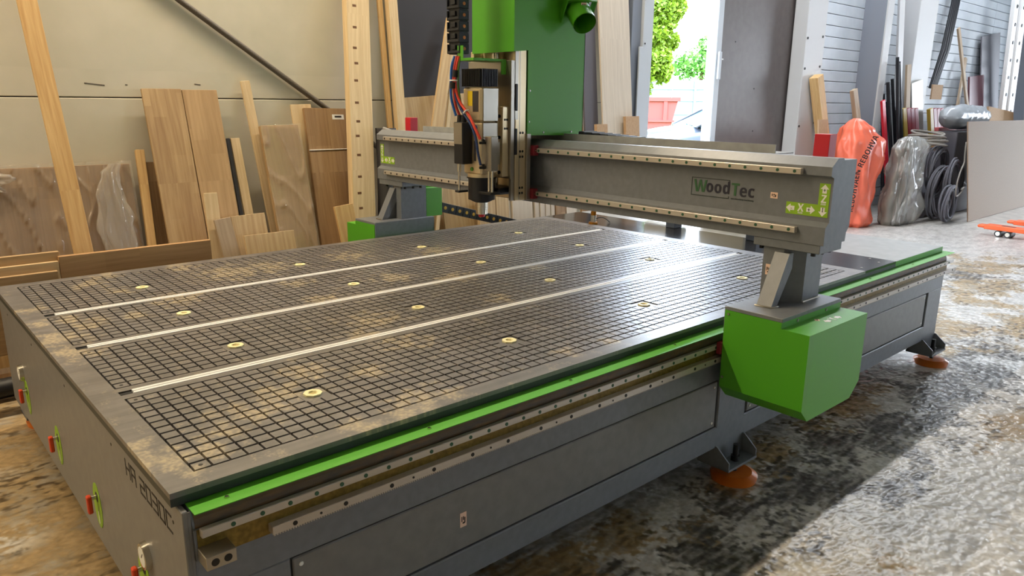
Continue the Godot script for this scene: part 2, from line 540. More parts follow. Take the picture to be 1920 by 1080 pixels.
# concrete with trodden sawdust, darker patches and scattered chips
func floor_material() -> void:
	var w := 1950
	var h := 990
	var im := Image.create(w, h, false, Image.FORMAT_RGB8)
	var mid := noise(302, 0.030, 5)
	var fine := noise(303, 0.22, 3)
	var chips := noise(304, 0.14, 2)
	var streak := noise(305, 0.10, 3)
	var trod := noise(307, 0.012, 3)
	var conc := Color(0.62, 0.605, 0.58)
	var pale := Color(0.84, 0.825, 0.80)
	var dark := Color(0.20, 0.185, 0.165)
	var tan_a := Color(0.52, 0.435, 0.295)
	var tan_b := Color(0.65, 0.545, 0.385)
	var dark_patch := PackedFloat32Array()
	dark_patch.resize(w * h)
	var saw := PackedFloat32Array()
	saw.resize(w * h)
	blot(dark_patch, w, h, DARK_PATCH, noise(311, 0.022, 4), fine)
	blot(saw, w, h, SAW, noise(312, 0.020, 4), fine)
	blot(saw, w, h, [[-0.9, -0.9, 1.5, 2.2], [-0.6, -2.4, 1.4, 1.0]], noise(313, 0.004, 2), noise(314, 0.01, 1))
	for y in h:
		for x in w:
			var a := mid.get_noise_2d(x, y * 1.5)
			var f := fine.get_noise_2d(x, y)
			var s := streak.get_noise_2d(x * 0.35 + y * 0.3, y * 1.6)
			var c := conc.lerp(pale, clampf(0.55 + a * 0.7 + f * 0.4 + s * 0.35, 0.0, 1.0))
			var i := y * w + x
			var dk := dark_patch[i] * clampf(0.75 + s * 1.1 + f * 0.5, 0.0, 1.0)
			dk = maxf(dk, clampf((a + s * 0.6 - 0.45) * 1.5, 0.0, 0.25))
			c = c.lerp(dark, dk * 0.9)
			var sd := saw[i] * clampf(0.95 + a * 0.9 + f * 0.4, 0.0, 1.0)
			c = c.lerp(tan_a.lerp(tan_b, clampf(0.5 + f * 0.7 + a * 0.8, 0.0, 1.0)), sd * 0.92)
			if saw[i] > 0.15:
				# trodden tracks and chips in the dust
				var ch := chips.get_noise_2d(x * 0.55, y * 0.9) * 0.8 + s * 0.7 + f * 0.25
				var tr := clampf((trod.get_noise_2d(x, y) + 0.12) * 3.0, 0.0, 1.0)
				if ch > 0.12:
					c = c.lerp(Color(0.25, 0.205, 0.14), clampf((ch - 0.12) * 3.2, 0.0, 0.75) * tr)
			im.set_pixel(x, y, c)
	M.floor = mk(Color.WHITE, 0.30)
	var hm := Image.create(w, h, false, Image.FORMAT_RGB8)
	var bump := noise(308, 0.13, 4)
	for y in h:
		for x in w:
			var q := 0.5 + 0.35 * bump.get_noise_2d(x * 0.7, y * 1.1)
			hm.set_pixel(x, y, Color(q, q, q))
	hm.bump_map_to_normal_map(3.0)
	M.floor.normal_enabled = true
	M.floor.normal_texture = ImageTexture.create_from_image(hm)
	M.floor.normal_scale = 0.6
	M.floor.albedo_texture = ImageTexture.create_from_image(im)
	M.floor2 = cloudy(Color(0.66, 0.645, 0.62), Color(0.82, 0.805, 0.78), 306, 0.06, 2.5, 0.30)


# ------------------------------------------------------------------ the CNC router
func plugs(parent: Node3D, along: int, from: float, to: float, step: float, at: Vector3, r: float, m: Material, called := "rail_plug") -> void:
	# small discs set along x (along 0, facing +z) or along z (along 2, facing -x)
	var b := MB.new()
	if along == 0:
		b.cyl(Vector3.ZERO, Vector3(0, 0, 0.0015), r, r, 10)
	else:
		b.cyl(Vector3.ZERO, Vector3(-0.0015, 0, 0), r, r, 10)
	var me := b.mesh(Vector3.ZERO)
	var k := from
	while k <= to + 1e-4:
		var p := at
		p[along] = k
		var o := inst(parent, called, me, m)
		o.position = p - org
		k += step


func build_cnc() -> void:
	cnc = thing("cnc_router", "large grey and green gantry CNC router with black gridded vacuum bed and spindle", "CNC machine", Vector3(2.0, 0, -1.05))
	bed_frame()
	vacuum_bed()
	for s in [1, -1]:
		side_carriage(s)
	gantry_beam()
	spindle_head()
	chains()
	tool_rack()


func mz(z: float, s: int) -> float:
	return z if s == 1 else -2.1 - z


func bed_frame() -> void:
	for s in [1, -1]:
		var q := []
		for a in [[0.0, -0.034], [0.07, -0.034], [0.085, -0.040], [0.095, -0.058], [0.098, -0.070], [0.098, -0.078], [0.104, -0.078], [0.104, -0.150], [0.095, -0.150], [0.095, -0.235], [0.0, -0.235]]:
			q.append(Vector2(mz(a[0], s), a[1] + Y0))
		var beam := part(cnc, "side_beam", MB.new().prism(q, 0, -0.045, 4.17), M.paint)
		var dz := [mz(0.0865, s), mz(0.0985, s)]
		part(beam, "dusty_edge", MB.new().prism([Vector2(mz(0.0705, s), Y0 - 0.0335), Vector2(mz(0.086, s), Y0 - 0.0395), Vector2(mz(0.0962, s), Y0 - 0.058), Vector2(mz(0.0992, s), Y0 - 0.0705), Vector2(mz(0.0992, s), Y0 - 0.0775), Vector2(mz(0.097, s), Y0 - 0.0775), Vector2(mz(0.094, s), Y0 - 0.058)], 0, -0.04, 4.165), M.dusty, "brown dusty rounded edge below the green strip")
		part(beam, "bearing_face", MB.new().bb(p3(-0.04, -0.0785, mz(0.103, s)), p3(4.165, -0.1485, mz(0.1055, s))), M.gold, "oily gold machined face behind the rail")
		var lip := part(cnc, "cover_strip", MB.new().bb(p3(-0.045, -0.0345, mz(0.03, s)), p3(4.21, -0.0325, mz(0.122, s))), M.green, "bright green sheet strip under the bed edge")
		for k in 9:
			part(lip, "screw", MB.new().cyl(p3(0.03 + k * 0.52, -0.0325, mz(0.096, s)), p3(0.03 + k * 0.52, -0.0295, mz(0.096, s)), 0.006, 0.0045, 10), M.chrome)
		# rail
		var rail := part(cnc, "linear_rail", MB.new().bb(p3(-0.035, -0.074, mz(0.1055, s)), p3(4.22, -0.0925, mz(0.121, s)), 0.0015), M.rail)
		if s == 1:
			plugs(rail, 0, 0.03, 1.86, 0.0635, p3(0, -0.0832, 0.121), 0.0052, M.plug)
			plugs(rail, 0, 2.30, 4.18, 0.0635, p3(0, -0.0832, 0.121), 0.0052, M.plug)
		# rack with its teeth
		var rk := MB.new()
		rk.bb(p3(0.11, -0.1215, mz(0.104, s)), p3(4.25, -0.141, mz(0.128, s)), 0.001)
		if s == 1:
			var x := 0.113
			while x < 4.245:
				rk.bb(p3(x, -0.141, 0.106), p3(x + 0.003, -0.1445, 0.127))
				x += 0.0062
		var rack := part(cnc, "gear_rack", rk, M.rail)
		if s == 1:
			plugs(rack, 0, 0.162, 4.2, 0.126, p3(0, -0.131, 0.128), 0.0055, M.black, "bolt_hole")
			plugs(rack, 0, 0.225, 4.2, 0.252, p3(0, -0.131, 0.128), 0.003, M.black, "bolt_hole")
		# lower bar, inset sheet panels, legs
		part(cnc, "lower_bar", MB.new().bb(p3(-0.03, -0.435, mz(0.03, s)), p3(4.17, -0.525, mz(0.095, s)), 0.004), M.paint)
		for e in [[0.165, 1.885], [2.115, 3.945]]:
			var pn := part(cnc, "side_panel", MB.new().bb(p3(e[0], -0.2415, mz(0.07, s)), p3(e[1], -0.4285, mz(0.0935, s)), 0.003), M.panel)
			for c in [[e[0] + 0.02, -0.262], [e[1] - 0.02, -0.262], [e[0] + 0.02, -0.408], [e[1] - 0.02, -0.408]]:
				part(pn, "screw", MB.new().cyl(p3(c[0], c[1], mz(0.0935, s)), p3(c[0], c[1], mz(0.0955, s)), 0.006, 0.005, 10), M.white)
			if s == 1 and e[0] < 1.0:
				inspection_sticker(pn, p3(0.66, -0.338, 0.0937), Vector3(0, 0, 1), 0.011, 0.022)
		part(cnc, "frame_gap", MB.new().bb(p3(-0.03, -0.23, mz(0.0, s)), p3(4.165, -0.44, mz(0.068, s))), M.groove)
		for x in [0.06, 2.0, 4.07]:
			var lg := part(cnc, "leg", MB.new().bb(p3(x - 0.1, -0.235, mz(0.02, s)), p3(x + 0.1, -0.60, mz(0.0952, s)), 0.004), M.paint)
			for g in [-0.1, 0.096]:
				var gs := []
				for a in [[0.09, -0.515], [0.104, -0.515], [0.162, -0.565], [0.162, -0.600], [0.09, -0.600]]:
					gs.append(Vector2(mz(a[0], s), a[1] + Y0))
				part(lg, "gusset", MB.new().prism(gs, 0, x + g, x + g + 0.006), M.paint)
			part(lg, "foot_plate", MB.new().bb(p3(x - 0.1, -0.592, mz(0.02, s)), p3(x + 0.102, -0.602, mz(0.164, s))), M.paint)
			part(lg, "levelling_bolt", MB.new().cyl(p3(x, -0.64, mz(0.128, s)), p3(x, -0.525, mz(0.128, s)), 0.011, 0.011, 12).cyl(p3(x, -0.592, mz(0.128, s)), p3(x, -0.572, mz(0.128, s)), 0.019, 0.019, 6), M.black)
			part(lg, "foot_pad", MB.new().cyl(p3(x, -0.67, mz(0.128, s)), p3(x, -0.648, mz(0.128, s)), 0.088, 0.092, 28).cyl(p3(x, -0.648, mz(0.128, s)), p3(x, -0.636, mz(0.128, s)), 0.092, 0.07, 28), M.orange, "orange round rubber foot")
	for x in [0.06, 1.05, 2.0, 3.0, 4.07]:
		part(cnc, "cross_beam", MB.new().bb(p3(x - 0.05, -0.04, 0.0), p3(x + 0.05, -0.2, -2.1)), M.paint)
	# stop block on the near corner
	var sb := part(cnc, "stop_block", MB.new().bb(p3(-0.042, -0.118, 0.104), p3(0.02, -0.148, 0.155), 0.001), M.steel)
	for x in [-0.024, 0.002]:
		part(sb, "bolt_hole", MB.new().cyl(p3(x, -0.133, 0.1545), p3(x, -0.133, 0.1555), 0.0085, 0.0085, 14), M.black)
	# end panel with vacuum valves
	var ep := part(cnc, "end_panel", MB.new().bb(p3(-0.062, -0.035, 0.096), p3(-0.05, -0.51, -2.196), 0.002).bb(p3(-0.052, -0.037, 0.094), p3(-0.046, -0.51, 0.0965)), M.panel, "brushed grey steel end panel with vacuum valves")
	part(cnc, "end_panel", MB.new().bb(p3(4.16, -0.04, 0.09), p3(4.168, -0.51, -2.19)), M.panel)
	var zt := -0.322
	for ch in "HA 2030C":
		if ch != " ":
			part(ep, "letter", stroke_letter(ch, zt), M.ink, "black stencilled letter")
		zt += 0.047 if ch != " " else 0.024
	for z in [-0.27, -0.72, -1.235, -1.79]:
		var tg := []
		for k in 16:
			var t := TAU * k / 16
			tg.append(Vector2(z + 0.046 * cos(t), Y0 - 0.380 + 0.072 * sin(t)))
		var tag_p := part(ep, "valve_label", MB.new().prism(tg, 0, -0.0632, -0.0618), M.lime, "green oval label round the valve")
		part(tag_p, "slot", MB.new().cyl(p3(-0.0637, -0.352, z + 0.002), p3(-0.0630, -0.352, z + 0.002), 0.016, 0.016, 14), M.black)
		part(tag_p, "arrow_line", MB.new().bb(p3(-0.0637, -0.44, z - 0.004), p3(-0.0630, -0.400, z + 0.004)), M.white)
		part(ep, "valve_stem", MB.new().cyl(p3(-0.063, -0.352, z), p3(-0.088, -0.352, z), 0.007, 0.007, 10), M.chrome)
		part(ep, "valve_handle", MB.new().bb(p3(-0.090, -0.342, z - 0.010), p3(-0.077, -0.398, z + 0.010), 0.003), M.handle, "orange valve lever")
	for z in [-0.215, -1.83]:
		var gz := part(ep, "vacuum_gauge", MB.new().cyl(p3(-0.062, -0.288, z), p3(-0.076, -0.288, z), 0.036, 0.033, 24), M.chrome, "round chrome vacuum gauge")
		part(gz, "dial", MB.new().cyl(p3(-0.0761, -0.288, z), p3(-0.0765, -0.288, z), 0.026, 0.026, 20), M.white)
		part(gz, "needle", MB.new().box(p3(-0.0768, -0.283, z + 0.004), Vector3(0.0006, 0.020, 0.0025), 0.0, Basis(Vector3.RIGHT, 0.7)), M.ink)
	for z in [0.030, -0.45, -0.98, -1.5, -2.0]:
		part(ep, "hole", MB.new().cyl(p3(-0.0618, -0.085, z), p3(-0.0626, -0.085, z), 0.0045, 0.0045, 10), M.black)


func stroke_letter(ch: String, z: float) -> MB:
	# square stroke lettering on the end panel, read from the -x side: +z runs to the right
	var b := MB.new()
	var w := 0.033
	var h := 0.040
	var t := 0.0055
	var y := -0.117
	var segs := {"a": [0, 1, 1, 1], "g": [0, 0.5, 1, 0.5], "d": [0, 0, 1, 0], "f": [0, 0.5, 0, 1], "b": [1, 0.5, 1, 1], "e": [0, 0, 0, 0.5], "c": [1, 0, 1, 0.5]}
	var use: String = {"H": "fegbc", "A": "afegbc", "2": "abged", "0": "abcdef", "3": "abgcd", "C": "afed"}[ch]
	for s in use:
		var q: Array = segs[s]
		b.bb(p3(-0.0626, y + q[1] * h - t / 2, z + q[0] * w - t / 2), p3(-0.0619, y + q[3] * h + t / 2, z + q[2] * w + t / 2))
	return b


func inspection_sticker(parent: Node3D, at: Vector3, nrm: Vector3, hw: float, hh: float) -> void:
	var up := Vector3.UP if absf(nrm.y) < 0.9 else Vector3(0.6, 0, 0.8)
	var b := Basis(up.cross(nrm).normalized(), up, nrm)
	var st := part(parent, "inspection_sticker", MB.new().box(at, Vector3(hw * 2, hh * 2, 0.0008), 0.0, b), M.sticker, "small pale pink inspection sticker")
	var k := MB.new()
	for a in [[-0.5, 0.1, 0.25, 0.7], [0.0, 0.2, 0.3, 0.5], [0.45, -0.1, 0.3, 0.8], [0.1, -0.45, 0.7, 0.2]]:
		k.box(at + b * Vector3(a[0] * hw, a[1] * hh, 0.0006), Vector3(a[2] * hw, a[3] * hh, 0.0006), 0.0, b)
	part(st, "stamp", k, M.ink)


const ZONES := [[0.0, 13, 6], [0.616, 10, 4], [1.1085, 10, 4], [1.583, 13, 5]]
const SLOTS := [0.568, 1.0625, 1.5465]


func vacuum_bed() -> void:
	var bed := MB.new()
	bed.bb(p3(-0.073, -0.031, 0.067), p3(3.52, -0.013, -2.17))
	var slab := part(cnc, "vacuum_bed", bed, M.phen, "black phenolic vacuum bed with a grid of square grooves")
	part(slab, "groove_floor", MB.new().bb(p3(-0.003, -0.0129, 0.003), p3(3.083, -0.0125, -2.106)), M.groove)
	var rim := func(x0, z0, x1, z1):
		var r := MB.new()
		r.uv = TUV
		r.bb(p3(x0, -0.013, z0), p3(x1, 0.0, z1))
		part(slab, "border", r, M.bed, "smooth dark border of the bed")
	rim.call(-0.073, 0.067, 3.16, 0.0025)
	rim.call(-0.073, -2.1055, 3.16, -2.17)
	rim.call(-0.073, 0.0025, -0.0025, -2.1055)
	rim.call(3.0825, 0.0025, 3.16, -2.1055)
	# strips beside the aluminium profiles
	for i in 3:
		var a: float = ZONES[i][0] + ZONES[i][1] * 0.04 + 0.0025
		var b: float = ZONES[i + 1][0] - 0.0025
		var c: float = SLOTS[i]
		rim.call(-0.0025, -a, 3.0825, -(c - 0.0155))
		rim.call(-0.0025, -(c + 0.0155), 3.0825, -b)
		var pr := MB.new()
		var q := []
		for e in [[-0.015, -0.006], [-0.015, 0.0012], [-0.0045, 0.0012], [-0.0045, -0.004], [0.0045, -0.004], [0.0045, 0.0012], [0.015, 0.0012], [0.015, -0.006]]:
			q.append(Vector2(-c + e[0], Y0 + e[1]))
		pr.prism(q, 0, 0.032, 3.05)
		part(slab, "aluminium_profile", pr, M.alu, "bright aluminium clamping profile let into the bed")
		part(slab, "profile_end", MB.new().bb(p3(-0.002, -0.006, -c - 0.0115), p3(0.031, -0.003, -c + 0.0115)), M.groove)
	# glossy rear sheets
	part(slab, "rear_sheet", MB.new().bb(p3(3.1615, -0.013, 0.067), p3(3.52, 0.0, -2.17), 0.0008), M.gloss, "glossy black sheet behind the grid")
	var dk := part(cnc, "rear_deck", MB.new().bb(p3(3.522, -0.030, 0.064), p3(4.18, -0.0015, -2.168), 0.001), M.plate, "smooth grey deck plate at the far end")
	part(dk, "deck_edge", MB.new().bb(p3(3.522, -0.030, 0.0635), p3(4.18, -0.003, 0.0655)), M.green)
	for s in [[3.22, 0.02], [3.42, 0.02], [3.48, -0.05]]:
		part(slab, "screw", MB.new().cyl(p3(s[0], 0.0, s[1]), p3(s[0], 0.0015, s[1]), 0.006, 0.006, 10), M.steel)
	# ports
	var ports := {}
	for zi in 4:
		for k in 4:
			var iu := 10 + 18 * k
			var iv: int = ZONES[zi][2]
			for du in [-1, 0]:
				for dv in [-1, 0]:
					ports[Vector3i(zi, iu + du, iv + dv)] = true
			var cx := iu * 0.04
			var cz: float = -(ZONES[zi][0] + iv * 0.04)
			var pad := MB.new()
			pad.uv = TUV
			pad.bb(p3(cx - 0.038, -0.0125, cz - 0.038), p3(cx + 0.038, -0.0035, cz + 0.038))
			part(slab, "port_seat", pad, M.bed)
			var ring := MB.new()
			for e in 8:
				var t0 := TAU * (e + 0.5) / 8
				var t1 := TAU * (e + 1.5) / 8
				var o0 := Vector3(cos(t0), 0, sin(t0))
				var o1 := Vector3(cos(t1), 0, sin(t1))
				var c := p3(cx, 0.0015, cz)
				ring.face([c + o0 * 0.014, c + o0 * 0.026, c + o1 * 0.026, c + o1 * 0.014], Vector3.UP)
				ring.face([c + o0 * 0.026, c + o1 * 0.026, c + o1 * 0.026 - Vector3(0, 0.006, 0), c + o0 * 0.026 - Vector3(0, 0.006, 0)], o0 + o1)
				ring.face([c + o0 * 0.014, c + o1 * 0.014, c + o1 * 0.011 - Vector3(0, 0.0055, 0), c + o0 * 0.011 - Vector3(0, 0.0055, 0)], -o0 - o1)
			var rg := part(slab, "vacuum_port", ring, M.port, "cream plastic octagonal vacuum port")
			part(rg, "port_throat", MB.new().cyl(p3(cx, -0.0055, cz), p3(cx, -0.003, cz), 0.012, 0.012, 12), M.portin)
	# the blocks between the grooves: the nearest 300 singly, the others joined
	var cells := []
	for zi in 4:
		for iv in int(ZONES[zi][1]):
			for iu in 77:
				if not ports.has(Vector3i(zi, iu, iv)):
					cells.append(Vector2((iu + 0.5) * 0.04, -(ZONES[zi][0] + (iv + 0.5) * 0.04)))
	var eye := Vector2(-0.46, 1.536)
	cells.sort_custom(func(a, b): return a.distance_squared_to(eye) < b.distance_squared_to(eye))
	var rest := MB.new()
	rest.uv = TUV
	for i in cells.size():
		var c: Vector2 = cells[i]
		if i < 300:
			var one := MB.new()
			one.uv = TUV
			one.bb(p3(c.x - 0.0172, -0.0128, c.y - 0.0161), p3(c.x + 0.0172, 0.0, c.y + 0.0161))
			part(slab, "grid_block", one, M.bed)
		else:
			rest.bb(p3(c.x - 0.0172, -0.0128, c.y - 0.0161), p3(c.x + 0.0172, 0.0, c.y + 0.0161))
	var ro := part(slab, "grid_blocks", rest, M.bed, "the remaining square blocks of the bed")
	ro.set_meta("kind", "stuff")
	for zi in 4:
		for iu in [0, 19, 37, 54, 76]:
			for iv in [0, ZONES[zi][1] - 1]:
				var x: float = (iu + 0.5) * 0.04
				var z: float = -(ZONES[zi][0] + (iv + 0.5) * 0.04)
				part(slab, "screw_hole", MB.new().cyl(p3(x, 0.0, z), p3(x, 0.0006, z), 0.005, 0.005, 10), M.black)
	for a in [[0.50, 0.094], [0.16, 0.09]]:
		pass


func side_carriage(s: int) -> void:
	var y1 := 0.065
	# sheet metal box hanging outside the rail
	var prof := [[1.82, y1 - 0.002], [2.255, y1 - 0.002], [2.255, -0.22], [2.19, -0.275], [1.868, -0.275], [1.82, -0.228]]
	var q := []
	for a in prof:
		q.append(Vector2(a[0], a[1] + Y0))
	var q2 := []
	for a in [[1.82, 0.042], [2.255, 0.042], [2.255, -0.22], [2.19, -0.275], [1.868, -0.275], [1.82, -0.228]]:
		q2.append(Vector2(a[0], a[1] + Y0))
	var z0 := mz(0.14, s)
	var z1 := mz(0.358, s)
	var z2 := mz(0.46, s)
	var bx := part(cnc, "carriage_cover", MB.new().prism(q, 2, minf(z0, z1), maxf(z0, z1)).prism(q2, 2, minf(z1, z2), maxf(z1, z2)), M.green, "green sheet metal drive cover")
	if s == 1:
		for a in [[1.8195, 0.05, 0.155], [1.8195, -0.19, 0.15]]:
			part(bx, "screw", MB.new().cyl(p3(a[0], a[1], a[2]), p3(a[0] - 0.003, a[1], a[2]), 0.005, 0.004, 10), M.steel)
		for x in [1.93, 2.14]:
			part(bx, "screw", MB.new().cyl(p3(x, 0.053, 0.358), p3(x, 0.053, 0.361), 0.006, 0.005, 10), M.steel)
		inspection_sticker(bx, p3(2.02, 0.0425, 0.385), Vector3.UP, 0.010, 0.008)
		var ar := MB.new()
		for k in [-1, 1]:
			var c := Vector2(2.075 + k * 0.038, 0.415)
			ar.prism([Vector2(c.x + k * 0.018, c.y), Vector2(c.x, c.y - 0.016), Vector2(c.x, c.y - 0.008), Vector2(c.x - k * 0.016, c.y - 0.008), Vector2(c.x - k * 0.016, c.y + 0.008), Vector2(c.x, c.y + 0.008), Vector2(c.x, c.y + 0.016)], 1, Y0 + 0.042, Y0 + 0.0428)
		part(bx, "axis_arrow", ar, M.white, "white axis arrows")
		label_text(bx, "Y", p3(2.075, 0.0426, 0.415), Basis(Vector3(1, 0, 0), Vector3(0, 0, -1), Vector3(0, 1, 0)), 0.030, M.white)
	# slide plate on top and inner side plate
	part(cnc, "carriage_plate", MB.new().bb(p3(1.822, y1 - 0.0015, mz(0.145, s)), p3(2.252, y1 + 0.012, mz(0.36, s)), 0.001), M.paint)
	part(cnc, "inner_plate", MB.new().bb(p3(1.824, -0.02, mz(0.135, s)), p3(2.252, y1 + 0.010, mz(0.152, s)), 0.001), M.paint)
	for x in [1.86, 2.21]:
		part(cnc, "bearing_block", MB.new().bb(p3(x - 0.05, -0.060, mz(0.1215, s)), p3(x + 0.05, -0.106, mz(0.140, s)), 0.002), M.darkred, "dark red end of a rail bearing")
	# column, brace and flange under the beam
	var col := part(cnc, "column", MB.new().prism([Vector2(2.022, mz(0.155, s)), Vector2(2.208, mz(0.155, s)), Vector2(2.208, mz(0.29, s)), Vector2(2.085, mz(0.29, s)), Vector2(2.022, mz(0.235, s))], 1, Y0 + y1 + 0.01, Y0 + 0.277), M.paint, "grey welded steel column")
	var za := mz(0.205, s)
	var zb := mz(0.262, s)
	var br := MB.new().prism([Vector2(1.915, Y0 + y1 + 0.010), Vector2(1.955, Y0 + y1 + 0.010), Vector2(2.04, Y0 + 0.205), Vector2(2.04, Y0 + 0.262), Vector2(2.012, Y0 + 0.262)], 2, minf(za, zb), maxf(za, zb))
	part(col, "brace", br, M.paint, "slanted brace plate in front of the column")
	var zw := mz(0.225, s)
	part(col, "brace_web", MB.new().prism([Vector2(1.93, Y0 + y1 + 0.010), Vector2(2.03, Y0 + y1 + 0.010), Vector2(2.03, Y0 + 0.25)], 2, zw - 0.004, zw + 0.004), M.paint)
	part(col, "weld_bead", MB.new().tube([p3(1.91, 0.078, mz(0.203, s)), p3(1.913, 0.078, mz(0.262, s)), p3(1.955, 0.078, mz(0.266, s))], 0.005, 6), M.steel)
	part(col, "weld_bead", MB.new().tube([p3(2.083, 0.078, mz(0.292, s)), p3(2.15, 0.079, mz(0.294, s)), p3(2.21, 0.078, mz(0.293, s))], 0.0045, 6), M.steel)
	var fz := [mz(0.118, s), mz(0.372, s)]
	part(col, "flange", MB.new().bb(p3(2.008, 0.277, fz[0]), p3(2.172, 0.309, fz[1]), 0.002), M.paint)
	for x in [2.04, 2.10, 2.155]:
		for z in [0.135, 0.335]:
			part(col, "flange_bolt", MB.new().cyl(p3(x, 0.262, mz(z, s)), p3(x, 0.278, mz(z, s)), 0.009, 0.009, 8), M.black)
	if s == 1:
		inspection_sticker(col, p3(2.0217, 0.19, 0.178), Vector3(-1, 0, 0), 0.009, 0.020)
	else:
		part(cnc, "motor_cover", MB.new().bb(p3(2.212, 0.075, -2.26), p3(2.335, 0.255, -2.42), 0.003).bb(p3(2.212, 0.255, -2.29), p3(2.29, 0.30, -2.42), 0.003), M.green, "green motor cover behind the far column")


func label_text(parent: Node3D, txt: String, at: Vector3, b: Basis, size: float, m: Material, called := "lettering", bold := true) -> MeshInstance3D:
	var f := SystemFont.new()
	f.font_names = PackedStringArray(["Droid Sans"])
	f.font_weight = 700 if bold else 400
	var tm := TextMesh.new()
	tm.font = f
	tm.text = txt
	tm.font_size = 64
	tm.pixel_size = size / 46.0
	tm.depth = 0.0008
	var o := inst(parent, called, tm, m)
	o.transform = Transform3D(b, at - org)
	return o


const FRONT := Basis(Vector3(0, 0, 1), Vector3(0, 1, 0), Vector3(-1, 0, 0))


func gantry_beam() -> void:
	var q := []
	for a in [[2.005, 0.309], [2.005, 0.372], [2.028, 0.388], [2.028, 0.540], [2.007, 0.547], [2.007, 0.578], [2.046, 0.606], [2.085, 0.606], [2.092, 0.598], [2.187, 0.598], [2.187, 0.362], [2.168, 0.340], [2.165, 0.309]]:
		q.append(Vector2(a[0], a[1] + Y0))
	var beam := part(cnc, "gantry_beam", MB.new().prism(q, 2, -2.478, 0.378), M.paint, "long grey steel gantry beam")
	# front skins sit 0.5 mm proud so that the end caps read as separate plates
	for z in [[0.378, 0.384], [-2.484, -2.478]]:
		part(beam, "end_cap", MB.new().prism(q, 2, z[0], z[1]), M.paint)
	for a in [[0.547, 0.5685], [0.344, 0.365]]:
		var xr: float = 2.007 if a[0] > 0.5 else 2.005
		var rail := part(cnc, "linear_rail", MB.new().bb(p3(xr - 0.021, a[0], -2.38), p3(xr, a[1], 0.285), 0.0015), M.rail, "pale steel linear rail on the gantry beam")
		var zc := 0.262
		var me := MB.new().cyl(Vector3.ZERO, Vector3(-0.0012, 0, 0), 0.0058, 0.0058, 10).mesh(Vector3.ZERO)
		while zc > -2.37:
			if zc > -1.04 or zc < -1.26:
				var o := inst(rail, "rail_plug", me, M.plug if zc > -1.1 else M.ink)
				o.position = p3(xr - 0.021, (a[0] + a[1]) * 0.5, zc) - org
			zc -= 0.0640
	# cable tray behind the beam and its chain
	part(beam, "cable_tray", MB.new().bb(p3(2.19, 0.595, 0.07), p3(2.194, 0.632, -2.25)).bb(p3(2.19, 0.595, 0.07), p3(2.33, 0.599, -2.25)), M.plate, "thin grey cable tray edge")
	for z in [0.246, -2.42]:
		part(cnc, "red_stop", MB.new().bb(p3(2.196, 0.54, z - 0.030), p3(2.25, 0.678, z + 0.028), 0.001), M.redpaint, "red square stop block")
	# lettering and axis stickers
	var x0 := 2.0275
	var fr := MB.new()
	for e in [[-0.182, 0.498, -0.014, 0.501], [-0.182, 0.430, -0.014, 0.433], [-0.1835, 0.430, -0.1805, 0.501], [-0.0155, 0.489, -0.0125, 0.501], [-0.0155, 0.430, -0.0125, 0.440]]:
		fr.bb(p3(x0 - 0.0006, e[1], e[0]), p3(x0 + 0.0002, e[3], e[2]))
	part(beam, "logo_frame", fr, M.logo_line)
	label_text(beam, "W", p3(x0 - 0.0006, 0.468, -0.142), FRONT, 0.047, M.logo_green)
	label_text(beam, "ood", p3(x0 - 0.0006, 0.469, -0.062), FRONT, 0.044, M.logo_dark)
	label_text(beam, "T", p3(x0 - 0.0006, 0.467, 0.013), FRONT, 0.047, M.logo_green)
	label_text(beam, "ec", p3(x0 - 0.0006, 0.465, 0.062), FRONT, 0.044, M.logo_dark)
	label_text(beam, "woodworking machinery", p3(x0 - 0.0006, 0.433, 0.045), FRONT, 0.0062, M.logo_line, "lettering", false)
	inspection_sticker(beam, p3(x0 - 0.0004, 0.462, 0.172), Vector3(-1, 0, 0), 0.014, 0.011)
	for s in [1, -1]:
		axis_sticker(beam, x0, s)
	# chain lying on the tray behind the spindle
	var lk := MB.new()
	for k in 14:
		lk.bb(p3(2.21, 0.600, -0.98 + k * 0.05), p3(2.31, 0.645 - k * 0.0025, -0.94 + k * 0.05), 0.004)
	part(beam, "cable_chain", lk, M.chain, "black cable chain lying in the tray")


